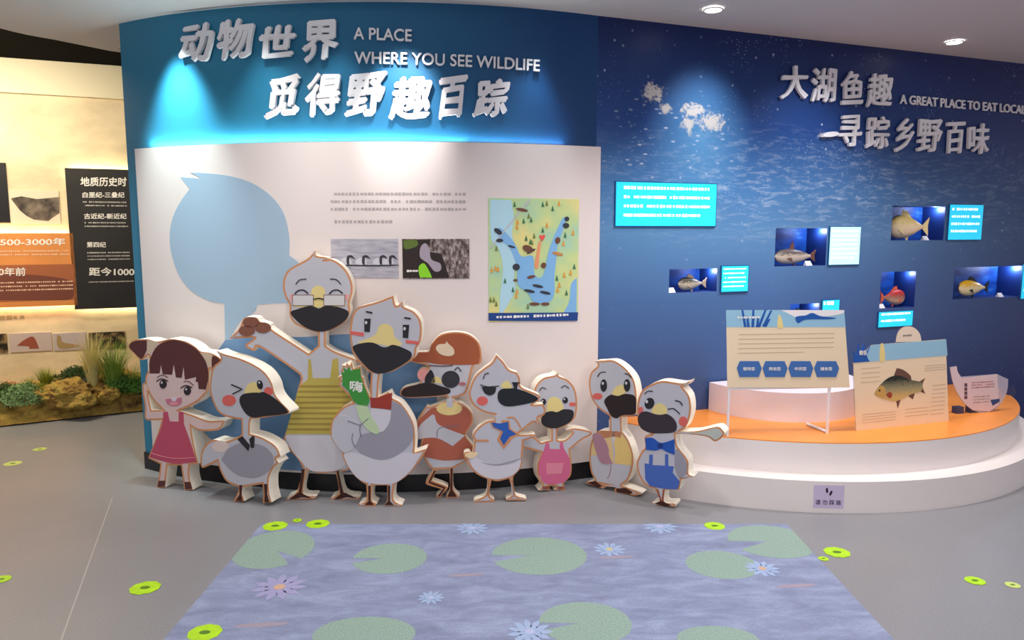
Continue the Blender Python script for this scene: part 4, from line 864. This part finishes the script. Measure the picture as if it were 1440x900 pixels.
c.p('nose', Z6([(535, 292), (545, 268), (565, 260), (582, 275), (585, 296)]), yellow, 2)
c.p('eye', Z6([(440, 288, 1), (512, 290, 1), (505, 318), (480, 330), (455, 318)]), black, 3); c.p('eye', Z6([(590, 270, 1), (618, 268, 1), (612, 300, 1), (600, 302, 1)]), black, 3)
c.stroke('eyelid', Z6([(434, 278), (470, 288), (525, 284)]), 1.2, black, 3); c.stroke('eyebrow', Z6([(448, 250), (458, 226), (476, 222)]), 1.2, black, 3); c.stroke('eyelid', Z6([(588, 268), (628, 268)]), 1.2, black, 4)
c.p('cheek', Z6(ell(444, 357, 27, 22)), blush, 2)
c.p('scarf_border', Z6([(480, 458, 1), (505, 448, 1), (575, 452, 1), (582, 492, 1), (625, 518, 1), (590, 540, 1), (548, 592, 1), (515, 545, 1), (532, 505, 1), (495, 488, 1)]), brown_line, 2, True)
c.p('scarf', Z6([(488, 462, 1), (530, 466, 1), (570, 458, 1), (572, 492, 1), (610, 518, 1), (578, 530, 1), (548, 572, 1), (530, 540, 1), (545, 505, 1), (500, 484, 1)]), mat('scarf_blue', rgb(40, 92, 178)), 3, True)
c.p('neck', Z6([(505, 428, 1), (535, 428, 1), (538, 462, 1), (528, 470, 1), (510, 462, 1)]), bird_grey, 3)
c.stroke('arm_line', Z6([(565, 440), (600, 440), (632, 490)]), 2.2, brown_line, 2); c.stroke('arm_line', Z6([(412, 550), (475, 550)]), 3, brown_line, 2)
c.p('hand', Z6([(360, 616), (382, 610), (425, 612), (395, 636), (368, 630)]), mat('hand_cream', rgb(240, 214, 170)), 3)
for x in (478, 590): c.stroke('leg', Z6([(x-2, 742, 1), (x-6 if x < 500 else x+10, 815, 1)]), 2.4, mat('leg_tan', rgb(176, 128, 92)), 2)

# --- small bird in pink overalls
c = Cut('bird_cutout', 'smallest cartoon bird cutout in pink overalls with both wings raised', (775, 691), 13,
  Z7b([(170, 330), (140, 250), (155, 195), (200, 152), (270, 135), (288, 118, 1), (300, 142), (350, 163), (395, 215), (412, 300), (400, 400), (345, 450), (286, 474, 1), (288, 545, 1), (330, 545), (380, 500), (345, 482), (400, 470), (492, 488), (500, 512), (440, 545), (366, 605, 1), (376, 680), (372, 765), (330, 815), (330, 835), (336, 862, 1), (268, 862, 1), (285, 838), (225, 838), (245, 862, 1), (168, 864, 1), (195, 835), (165, 790), (158, 720), (178, 640), (190, 625, 1), (120, 605), (62, 590), (50, 545), (90, 522), (140, 525), (185, 560), (215, 552), (248, 545, 1), (248, 474, 1), (205, 458), (178, 400)]), bird_grey)
c.p('overalls', Z7b([(216, 558, 1), (232, 558, 1), (240, 600, 1), (302, 602, 1), (304, 556, 1), (320, 558, 1), (330, 600), (362, 660), (368, 740), (340, 800), (280, 822), (210, 818), (175, 770), (168, 700), (190, 640)]), mat('overall_pink', rgb(214, 104, 144)), 2)
c.p('pocket', Z7b([(216, 690, 1), (325, 688, 1), (312, 755, 1), (218, 762, 1)]), pink2, 3)
c.p('beak', Z7b([(188, 440), (186, 412), (205, 375), (250, 362), (285, 368), (325, 350), (380, 355), (390, 385), (370, 425), (320, 455), (268, 470), (215, 460)]), black, 2)
c.p('nose', Z7b([(218, 360), (225, 300), (260, 270), (305, 290), (325, 345), (285, 366), (250, 360)]), yellow, 1)
for x, y in ((198, 302), (336, 292)):
    c.p('eye', Z7b(ell(x, y, 17, 20)), black, 3); c.p('eye_glint', Z7b(ell(x-6, y-7, 5, 6)), bird_white, 4)
c.stroke('eyebrow', Z7b([(172, 235), (190, 212), (215, 222)]), 1, black, 3); c.stroke('eyebrow', Z7b([(310, 215), (335, 200), (360, 218)]), 1, black, 3)
c.p('cheek', Z7b(ell(382, 318, 22, 13)), blush, 2); c.p('foot', Z7b(ell(215, 846, 26, 9)), mat('foot_rust', rgb(150, 80, 62)), 2); c.p('foot', Z7b(ell(308, 846, 22, 9)), mat('foot_rust', rgb(150, 80, 62)), 2)

# --- bird with yellow vest
c = Cut('bird_cutout', 'slim cartoon bird cutout in a yellow vest with a mauve scarf, angled to the left', (868, 693), -34,
  Z8([(68, 225), (78, 165), (115, 125), (98, 102, 1), (140, 100), (200, 100), (260, 140), (302, 195), (318, 265), (318, 345), (310, 388), (240, 398, 1), (242, 472, 1), (275, 518), (300, 590), (300, 655), (275, 728), (240, 758), (262, 765), (345, 800), (310, 812, 1), (205, 794, 1), (205, 775), (225, 768), (150, 765), (145, 775, 1), (52, 748, 1), (60, 738), (100, 730), (80, 690), (70, 620), (75, 555), (92, 500), (120, 470), (178, 470, 1), (178, 392, 1), (120, 352), (82, 298)]), bird_grey, .08)
c.p('vest', Z8([(105, 500), (140, 482), (178, 478, 1), (192, 540), (202, 645, 1), (150, 600), (80, 600, 1), (84, 550)]), mat('vest_sand', rgb(226, 196, 140)), 1); c.p('vest', Z8([(178, 478, 1), (235, 482, 1), (266, 522), (292, 592), (292, 652, 1), (204, 642, 1), (205, 560)]), mat('vest_yellow', rgb(232, 200, 124)), 1)
c.p('chest_print', Z8([(192, 470, 1), (206, 470, 1), (206, 510, 1), (196, 560, 1)]), bird_white, 2); c.p('collar', Z8([(112, 478), (160, 470), (235, 476), (234, 506, 1), (200, 500), (150, 508), (118, 505)]), mat('collar_tan', rgb(190, 128, 92)), 2)
c.p('scarf', Z8([(88, 495), (120, 482), (150, 510), (172, 560), (176, 600), (196, 642, 1), (140, 642), (110, 590)]), mat('scarf_mauve', rgb(176, 132, 146)), 3)
c.stroke('belly_line', Z8([(185, 650), (178, 700), (165, 720)]), 1, mat('scarf_mauve', rgb(0, 0, 0)), 2)
c.p('beak', Z8([(150, 310), (182, 280), (222, 286), (258, 275), (308, 285), (318, 330), (310, 380), (262, 385), (238, 390), (215, 404), (186, 390), (162, 345)]), mat('beak_brown', rgb(0, 0, 0)), 2)
c.p('nose', Z8([(190, 275), (215, 235), (250, 230), (262, 270), (225, 285)]), yellow, 1)
for x, y in ((147, 231), (270, 230)): c.p('eye', Z8(ell(x, y, 17, 33, 0)), black, 3); c.p('eye_glint', Z8(ell(x-4, y-12, 6, 8)), bird_white, 4)
c.stroke('eyebrow', Z8([(115, 185), (130, 163), (158, 160)]), 1.2, black, 3); c.stroke('eyebrow', Z8([(258, 168), (275, 172), (292, 190)]), 1.2, black, 3)
c.p('cheek', Z8(ell(114, 288, 26, 17)), blush, 2); c.p('foot', Z8([(62, 744, 1), (100, 734, 1), (138, 760, 1), (120, 768, 1)]), maroon, 2); c.p('foot', Z8([(212, 775, 1), (260, 770, 1), (300, 792, 1), (285, 804, 1), (215, 792, 1)]), maroon, 2)

# --- bird with blue bow tie
c = Cut('bird_cutout', 'winking cartoon bird cutout with blue bow tie and shorts pointing right at the stage', (931, 712), -30,
  Z8([(322, 345), (332, 295), (355, 255), (400, 228), (460, 212), (560, 225), (600, 212, 1), (590, 232), (562, 246, 1), (598, 295), (606, 375), (582, 450), (545, 478, 1), (640, 476), (740, 454), (770, 468), (782, 496), (735, 532), (690, 506), (590, 492), (525, 492, 1), (535, 555), (590, 630), (592, 700), (622, 715, 1), (555, 732, 1), (545, 785, 1), (470, 785, 1), (465, 850), (520, 858), (522, 876, 1), (398, 862, 1), (400, 854), (442, 845), (415, 778, 1), (390, 775), (355, 750), (328, 700), (320, 640), (345, 585), (365, 560), (362, 505), (400, 490), (345, 465), (325, 415)]), bird_grey)
c.p('shorts', Z8([(362, 645, 1), (385, 650, 1), (388, 600, 1), (406, 600, 1), (404, 655, 1), (470, 658, 1), (470, 598, 1), (486, 598, 1), (488, 660, 1), (516, 662, 1), (510, 695, 1), (548, 742, 1), (536, 782, 1), (470, 780), (390, 765, 1), (366, 730, 1)]), mat('shorts_blue', rgb(70, 104, 184)), 2)
c.p('bow_tie', Z8([(366, 512, 1), (405, 512), (440, 536), (470, 535), (520, 518, 1), (520, 600, 1), (480, 585), (450, 570), (420, 578), (370, 574, 1)]), mat('bow_blue', rgb(32, 84, 176)), 4); c.p('bow_knot', Z8(ell(446, 552, 16, 14)), mat('bow_dark', rgb(22, 54, 130)), 5)
c.p('wing', Z8([(530, 570), (580, 635), (582, 700), (545, 722), (528, 690), (520, 640)]), bird_grey2, 2); c.p('arm_print', Z8([(560, 482), (640, 484), (740, 462), (768, 492), (735, 522), (690, 498)]), mat('arm_green_grey', rgb(190, 194, 186)), 2)
c.p('beak', Z8([(326, 415), (340, 380), (372, 372), (420, 388), (450, 390), (480, 386), (515, 410), (532, 445), (520, 480), (450, 488), (380, 482), (340, 455)]), mat('beak_plum', rgb(56, 44, 52)), 2)
c.p('nose', Z8([(398, 375), (415, 340), (445, 330), (475, 350), (478, 384), (430, 388)]), yellow, 1)
c.p('eye', Z8(ell(388, 330, 25, 30, .3)), black, 3); c.p('eye_glint', Z8(ell(374, 320, 7, 9)), bird_white, 4)
c.stroke('wink', Z8([(484, 362), (515, 358), (548, 386)]), 1.4, black, 3); c.stroke('eyebrow', Z8([(362, 280), (380, 266), (405, 266)]), 1.3, black, 3); c.stroke('eyebrow', Z8([(522, 315), (548, 322), (562, 342)]), 1.5, black, 3)
c.p('cheek', Z8(ell(565, 425, 23, 26)), blush, 2); c.p('cheek', Z8([(332, 352), (352, 352), (352, 374), (334, 385)]), blush, 1)
c.stroke('leg', Z8([(430, 782, 1), (450, 848, 1)]), 2, mat('foot_rust', rgb(0, 0, 0)), 2); c.stroke('leg', Z8([(462, 784, 1), (456, 848, 1)]), 2, mat('foot_rust', rgb(0, 0, 0)), 2); c.p('foot', Z8([(415, 858, 1), (450, 842, 1), (500, 866, 1), (480, 872, 1)]), maroon, 2)

# ================================================================ PAINTED FLOOR PROJECTION AND STICKERS
pc = [on_z(385, 736), on_z(1110, 738)]
fx0, fx1, fy1, fy0 = -1.37, 1.50, (pc[0].y+pc[1].y)/2, 1.7
t = thing('painted_floor_projection', (0, 3, 0), 'large blue-grey projected pond image painted on the floor with lily pads and flowers', 'painted projection')
prism('pond_projection', FL, [(fx0, fy0), (fx1, fy0), (fx1, fy1), (fx0, fy1)], .0002, .001, M_pond, t)  # thin film painted in the colours of the projector's light; no projector built
def clipb(pts): return [(min(max(x, fx0), fx1), min(max(y, fy0), fy1)) for x, y in pts]
def pad(px, py, rx, ry, notch=None):
    c0 = on_z(px, py); a = on_z(px+rx, py); b_ = on_z(px, py+ry); R1 = (a-c0).length; R2 = (b_-c0).length; pts = []
    for k in range(36):
        th = 2*math.pi*k/36; r = 1
        if notch is not None and abs((th-notch+math.pi) % (2*math.pi)-math.pi) < .13: r = .15
        pts.append((c0.x+R1*r*math.cos(th), c0.y+R2*r*math.sin(th)))
    prism('lily_pad', FL, clipb(pts), .001, .0016, M_lily, t)
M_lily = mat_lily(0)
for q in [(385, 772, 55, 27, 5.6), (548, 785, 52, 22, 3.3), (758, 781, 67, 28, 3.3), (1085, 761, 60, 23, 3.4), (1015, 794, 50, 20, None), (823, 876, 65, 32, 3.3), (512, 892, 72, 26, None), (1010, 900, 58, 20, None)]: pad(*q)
def flower(px, py, r, col, core):
    c0 = on_z(px, py); R = (on_z(px+r, py)-c0).length
    for ring, n_, rr_ in ((0, 11, 1), (1, 8, .62)):
        for k in range(n_):
            th = 2*math.pi*k/n_+ring*.3; u = Vector((math.cos(th), math.sin(th))); v = Vector((-u.y, u.x)); c2 = Vector((c0.x, c0.y)); L = R*rr_
            prism('petal', FL, clipb([tuple(c2+u*L*a+v*L*b) for a, b in ((.1, 0), (.45, .17), (.75, .13), (1, 0), (.75, -.13), (.45, -.17))]), .0017, .0021+.0004*ring, col, t)
    prism('flower_centre', FL, clipb([(c0.x+x, c0.y+y) for x, y in ell(0, 0, R*.2, R*.2)]), .0017, .003, core, t)
pet = mat('petal_blue', rgb(158, 178, 214)); pet2 = mat('petal_pale', rgb(178, 186, 220)); core = mat('flower_core', rgb(200, 192, 140)); core2 = mat('flower_core_orange', rgb(204, 168, 140))
flower(857, 773, 24, pet, core); flower(1072, 800, 26, pet, core2); flower(664, 743, 24, pet, pet2); flower(393, 826, 40, mat('petal_lilac', rgb(160, 158, 200)), core2); flower(928, 741, 26, pet, pet2)
flower(745, 889, 34, pet, pet2); flower(606, 841, 20, pet, pet2)
for x, y, rx in ((866, 784, 26), (368, 879, 38), (1120, 824, 30), (655, 809, 26)):
    c0 = on_z(x, y); R = (on_z(x+rx, y)-c0).length; prism('koi_projection', FL, clipb([(c0.x+a, c0.y+b_) for a, b_ in ell(0, 0, R, R*.16, .1)]), .001, .0015, mat('koi_projection', rgb(160, 148, 164)), t)
lime = mat('sticker_lime', rgb(178, 226, 20), .4, noise_amt=.12, noise_scale=30); limed = mat('sticker_dark_lime', rgb(84, 130, 20), .4); limep = mat('sticker_pale_lime', rgb(200, 216, 120), .4)
def sticker(px, py, rx, where, m=lime):
    c0 = on_z(px, py); R = (on_z(px+rx, py)-c0).length
    t = thing('lime_sticker', (c0.x, c0.y, 0), 'lime green ring-shaped floor sticker '+where, 'sticker', 'lime floor stickers')
    pts = []
    for k in range(48):
        th = 2*math.pi*k/48; r = R*.88*(1+.03*math.sin(9*th+px)); pts.append((c0.x+r*math.cos(th), c0.y+r*.95*math.sin(th)))
    prism('leaf_ring', FL, pts, .001, .0024, m, t); prism('centre', FL, [(c0.x+x, c0.y+y) for x, y in ell(0, 0, R*.3, R*.2)], .0024, .003, limed, t)
sticker(387, 740, 19, 'on the back-left corner of the pond picture'); sticker(447, 737, 18, 'below the tall bird cutout in glasses'); sticker(418, 732, 7, 'the small one between two larger ones under the tall bird')
sticker(1005, 740, 16, 'before the stage on the back edge of the pond picture'); sticker(1177, 777, 20, 'right of the pond picture, larger of a close pair'); sticker(1158, 786, 8, 'right of the pond picture, smaller of a close pair')
sticker(204, 827, 23, 'alone on the grey floor left of the pond picture'); sticker(288, 890, 26, 'at the front-left corner of the pond picture, nearest the viewer'); sticker(18, 652, 13, 'near the planter on the far left floor', limep); sticker(56, 632, 10, 'small and pale, closest to the planter', limep)
sticker(2, 815, 14, 'cut by the left edge of the picture'); sticker(1371, 817, 15, 'on the bare floor before the right end of the stage'); sticker(1424, 823, 11, 'pale one nearest the right edge of the picture', limep)

# ================================================================ LEFT GALLERY
def lrect(px, d): return rect(LW, *px, d)
M_led = mat('led_strip', (1, 1, 1, 1), .5, emit=(1, .84, .5, 1), es=22)
M_bp = mat('panel_black', rgb(40, 38, 38), .5, noise_amt=.2, noise_scale=4)
DB = .07
def lpanel(px, name, label, m, led=True):
    r = lrect(px, DB); t = thing(name, LW.map((r[0]+r[2])/2, r[1], DB/2), label, 'panel'); prism('board', LW, [(r[0], r[1]), (r[2], r[1]), (r[2], r[3]), (r[0], r[3])], DB-.02, DB, m, t)
    if led:
        for zc in (r[1]+.03, r[3]-.03): box('led_strip', LW, r[0]+.03, zc-.008, DB-.045, r[2]-.03, zc+.008, DB-.03, M_led, t)
        for a in (r[0]+.2, r[2]-.2): box('wall_bracket', LW, a-.02, r[1]+.1, .0, a+.02, r[1]+.15, DB-.02, white, t)
    return t, r
t, r = lpanel((98, 239, 300, 432), 'timeline_panel', 'tall black panel with white geological period headings, partly behind the teal wall', M_bp)
tl = [('地质历史时', 113, 262, 178, 13), ('白垩纪-三叠纪', 116, 278, 175, 8), ('古近纪-新近纪', 118, 308, 178, 8), ('第四纪', 122, 348, 149, 8), ('距今1000', 125, 388, 189, 12)]
for s, x0, y0, x1, h in tl: flat_line('heading', LW, s, x0, y0, x1, y0, h, DB+.0005, print_white, t, .025)
for px, n in (((117, 283, 180, 293), 2), ((119, 312, 182, 322), 2), ((123, 354, 186, 368), 3), ((125, 395, 190, 399), 1)):
    q = lrect(px, DB); rows(LW, q[0], q[1], q[2], q[3], n, DB+.001, mat('print_dim', rgb(190, 186, 180)), t)
t, r = lpanel((-120, 328, 106, 433), 'orange_panel', 'orange and brown timeline panel with white year headings', mat('panel_orange', rgb(226, 146, 78), .5, noise_amt=.08, noise_scale=3))
q = lrect((-120, 373, 106, 425), DB); prism('brown_band', LW, [(q[0], q[1]), (q[2]-.01, q[1]), (q[2], q[3]), (q[0], q[3])], DB, DB+.001, mat('band_brown', rgb(168, 98, 62)), t)
prism('mesa_print', LW, inv_poly(LW, smooth([(-100, 400, 1), (-20, 388), (40, 386), (98, 394), (104, 410), (98, 421), (60, 422), (-100, 422, 1)]), DB), DB+.001, DB+.0016, mat('mesa', rgb(120, 66, 52)), t)
flat_line('heading', LW, '7500-3000年', -10, 346, 92, 345, 11, DB+.002, print_white, t, .02); flat_line('heading', LW, '0年前', -2, 388, 36, 388, 12, DB+.002, print_white, t, .02)
for px, n in (((-60, 352, 100, 362), 2), ((-60, 396, 104, 412), 3)):
    q = lrect(px, DB); rows(LW, q[0], q[1], q[2], q[3], n, DB+.0025, mat('print_peach', rgb(240, 200, 170)), t)
def lpic(px, label, m):
    r = lrect(px, .01); t = thing('wall_picture', LW.map((r[0]+r[2])/2, r[1], .005), label, 'picture'); prism('sheet', LW, [(r[0], r[1]), (r[2], r[1]), (r[2], r[3]), (r[0], r[3])], .0006, .01, m, t); return t
bn = NB('mountain_photo', .5); n = bn.noise(bn.uv(), 6, 6)
lpic((-60, 228, 11, 313), 'black photo panel cut by the left edge, upper row', mat('photo_black', rgb(22, 20, 26), .5))
t = lpic((14, 268, 84, 315), 'grey landscape photo print right of the black panel', mat('photo_mist', rgb(216, 204, 182), .5))
prism('hill_print', LW, inv_poly(LW, smooth([(15, 279, 1), (30, 276, 1), (52, 280, 1), (83, 277, 1), (83.5, 300, 1), (74, 306, 1), (68, 311, 1), (48, 309, 1), (38, 304, 1), (28, 296, 1)]), .01), .01, .012, bn.out(bn.ramp(n, [(.4, rgb(60, 52, 48)), (.65, rgb(140, 126, 112))])), t)
rk = NB('rock_picture', .5); n = rk.noise(rk.uv(), 14, 5); M_rk = rk.out(rk.ramp(n, [(.45, rgb(36, 28, 20)), (.65, rgb(150, 124, 84))]))
lpic((-30, 470, 10, 497), 'dark rock photo cut by the left edge above the planter', M_rk)
t = lpic((13, 468, 73, 494), 'photo of a red rock on pale ground above the planter', mat('photo_pale', rgb(196, 180, 176), .5))
prism('rock_print', LW, inv_poly(LW, smooth(Zs(0, 440, 5, [(120, 230, 1), (170, 190), (235, 168), (275, 250, 1), (205, 252, 1), (200, 235)])), .01), .01, .012, mat('red_rock', rgb(150, 78, 58)), t)
t = lpic((75, 468, 121, 492), 'photo of a tan lizard shape on pale ground above the planter', mat('photo_grey', rgb(188, 178, 180), .5))
prism('lizard_print', LW, inv_poly(LW, smooth(Zs(0, 440, 5, [(402, 160), (430, 170), (440, 205), (550, 225), (545, 238), (415, 248)])), .01), .01, .012, mat('lizard_tan', rgb(166, 140, 96)), t)
lpic((125, 467, 176, 491), 'dark cave photo behind the tallest grass', M_rk)
q = lrect((-30, 443, 40, 452), .004); o = rows(LW, q[0], q[1], q[2], q[3], 1, .002, mat('print_sand', rgb(176, 156, 120)), None, 'wall_lettering', fill=.9); tag(o, 'faint sand-coloured heading on the beige wall under the orange panel', 'lettering')

# ---- planter
e0 = on_z(0, 601); e1 = on_z(200, 579); ed = (e1-e0).normalized(); en = Vector((-ed.y, ed.x, 0))
def hgt(u, v):
    r = .05+.5*min(1, v*2.5)*.16
    r += .26*math.exp(-((u-.72)/.42)**2-((v-.42)/.34)**2)+.12*math.exp(-((u+.3)/.6)**2-((v-.6)/.3)**2)
    r += .05*noise.noise(Vector((u*5, v*5, 1)))+.03*noise.noise(Vector((u*16, v*16, 4)))
    return max(.012, r*min(1, v*9+.12))
def gp_(u, v): p = e0+ed*u+en*v; return Vector((p.x, p.y, hgt(u, v)))
V = []; F = []; NU, NV = 150, 44
for i in range(NU+1):
    for j in range(NV+1):
        u = -1.9+i/NU*4.0; v = j/NV*1.12; p = gp_(u, v); s_, _b = (Vector((p.x, p.y, 0))-LW.o).dot(LW.u), 0
        dn = (Vector((p.x, p.y, 0))-LW.o).dot(LW.n)
        if dn < .01: p += LW.n*(.01-dn)
        V.append(p)
for i in range(NU):
    for j in range(NV): a = i*(NV+1)+j; F.append((a, a+NV+1, a+NV+2, a+1))
k = len(V)
sb = NB('moss_and_soil', .9); n = sb.noise(sb.n('TexCoord').outputs['Object'], 7, 8, .7)
M_soil = sb.out(sb.ramp(n, [(.36, rgb(78, 56, 30)), (.47, rgb(150, 118, 58)), (.57, rgb(178, 150, 74)), (.7, rgb(108, 108, 46))]))
o = raw('planter_soil', V, F, M_soil, sm=False); tag(o, 'mossy brown soil bed heaped along the foot of the beige wall', 'soil'); o['kind'] = 'stuff'
def rock(u, v, r, label, m, g=None, sq=.7):
    bm = bmesh.new(); bmesh.ops.create_icosphere(bm, subdivisions=5 if r > .1 else 3, radius=r); sd = random.random()*50
    for q in bm.verts:
        f = 1+.35*noise.noise(q.co*(1.6/r)+Vector((sd, 0, 0)))+.12*noise.noise(q.co*(5/r)+Vector((sd, 3, 0))); f += .05*noise.noise(q.co*(14/r)+Vector((sd, 9, 0))); q.co *= f; q.co.z *= sq
    me = bpy.data.meshes.new('mesh'); bm.to_mesh(me); bm.free(); c = gp_(u, v)
    for q in me.vertices: q.co += c+Vector((0, 0, r*.1))
    tag(link('rock', me, m), label, 'rock', g)
M_rock = mat('rock_brown', rgb(152, 124, 74), .9, noise_amt=.5, noise_scale=9, bump=.5); M_peb = mat('pebble', rgb(178, 142, 96), .8, noise_amt=.3, noise_scale=9)
def at_px(px, py, z=.2):                    # where the sight line meets the planter ground
    r = ray(px, py); t = 4.0; u = v = 0
    while t < 9:
        p = CO+r*t; q = p-e0; q.z = 0; u, v = q.dot(ed), q.dot(en)
        if v > .04 and p.z < hgt(u, v): break
        t += .01
    return u, min(max(v, .1), .92)
M_rock = M_soil; M_peb = mat('pebble', rgb(178, 142, 96), .8, noise_amt=.3, noise_scale=9)
rock(*at_px(98, 560, .12), .235, 'large mossy brown boulder in the middle of the planter', M_rock, sq=.62); rock(*at_px(150, 566, .08), .12, 'low mossy rock right of the large boulder', M_rock)
rock(*at_px(124, 538, .3), .075, 'dark round rock at the foot of the tall pale grass', mat('rock_dark', rgb(50, 56, 44), .9))
wh = ['leftmost and lowest', 'second from the left', 'third from the left', 'in the middle', 'third from the right', 'second from the right', 'nearest the yellow-green tuft']
for i in range(7): u_, v_ = at_px(10+5.5*i, 545-(i % 3)*3, .17); rock(u_, v_, .05-.012*(i % 2), 'tan pebble of the small planter heap, '+wh[i], M_peb, 'pebbles heaped in the planter')
def tuft(u, v, n, h, spread, m, label, w0=.006, droop=.5, lean=0):
    c = gp_(u, v); V = []; F = []
    for i in range(n):
        a = random.uniform(0, 2*math.pi); rr0 = random.uniform(0, spread*.25); H = h*random.uniform(.55, 1); out = spread*random.uniform(.2, 1)
        b0 = Vector((c.x+rr0*math.cos(a), c.y+rr0*math.sin(a), c.z-.02)); dr = Vector((math.cos(a)+lean, math.sin(a), 0)); sd = Vector((-math.sin(a), math.cos(a), 0)); k = len(V)
        for j in range(5):
            t_ = j/4; p = b0+dr*out*t_**2+Vector((0, 0, H*(t_-droop*.35*t_**3))); ww = w0*(1-t_)+.0006; V += [p-sd*ww/2, p+sd*ww/2]
        for j in range(4): F.append((k+2*j, k+2*j+1, k+2*j+3, k+2*j+2))
    tag(raw('grass_tuft', V, F, m), label, 'plant')
def bush(u, v, r, n, m, label, ls=.02, sq=.8):
    c = gp_(u, v)+Vector((0, 0, r*.35)); V = []; F = []
    for i in range(n):
        d = Vector((random.gauss(0, 1), random.gauss(0, 1), abs(random.gauss(0, 1)))).normalized(); p = c+Vector((d.x*r, d.y*r, d.z*r*sq))*random.uniform(.6, 1.05)
        a = Vector((random.gauss(0, 1), random.gauss(0, 1), random.gauss(0, 1))).normalized()*ls; b_ = d.cross(a).normalized()*ls*.4 if d.cross(a).length > 1e-5 else Vector((ls*.3, 0, 0)); k = len(V)
        V += [p-a*.5, p+b_*.5, p+a*.5+d*ls*.3, p-b_*.5]; F.append((k, k+1, k+2, k+3))
    tag(raw('moss_plant', V, F, m), label, 'plant')
g_y, g_g, g_yg = mat('grass_straw', rgb(226, 212, 140), .7), mat('grass_green', rgb(132, 160, 58), .7), mat('grass_lime', rgb(150, 156, 40), .7)
tuft(*at_px(132, 548, .25), 300, .66, .17, g_y, 'tall pale straw-coloured grass tuft in front of the cave photo'); tuft(*at_px(161, 552, .2), 300, .62, .26, g_g, 'tall green grass tuft right of the straw-coloured one')
tuft(*at_px(66, 552, .15), 300, .30, .13, g_yg, 'short yellow-green grass tuft left of the boulder'); tuft(*at_px(40, 552, .17), 120, .2, .08, g_yg, 'small thin yellow-green tuft beside the pebble heap')
tuft(*at_px(185, 552, .12), 110, .34, .25, g_g, 'loose green grass clump close to the teal wall')
m1, m2, m3 = mat('moss_grey_green', rgb(126, 158, 104), .8), mat('moss_bright', rgb(78, 122, 48), .8), mat('moss_dark', rgb(58, 84, 40), .8)
bush(*at_px(34, 578, .08), .19, 1900, m1, 'grey-green cushion of fine leaves at the front of the planter', .028); bush(*at_px(-4, 570, .1), .17, 1000, m3, 'dark green bush cut by the left edge of the planter', .026); bush(*at_px(168, 560, .14), .12, 1200, m2, 'bright green low bush under the tall green grass', .026)
bush(*at_px(190, 556, .12), .13, 1200, m2, 'bright green low bush touching the teal wall corner', .026); bush(*at_px(106, 538, .33), .11, 900, m3, 'dark fern mound on top of the boulder', .024); bush(*at_px(64, 562, .12), .12, 900, mat('moss_olive', rgb(134, 138, 42), .8), 'olive low bush between boulder and grey-green cushion', .022)
bush(*at_px(84, 546, .28), .10, 700, m3, 'dark mossy clump left of the fern mound', .022)
bpy.data.objects.remove(_fo)
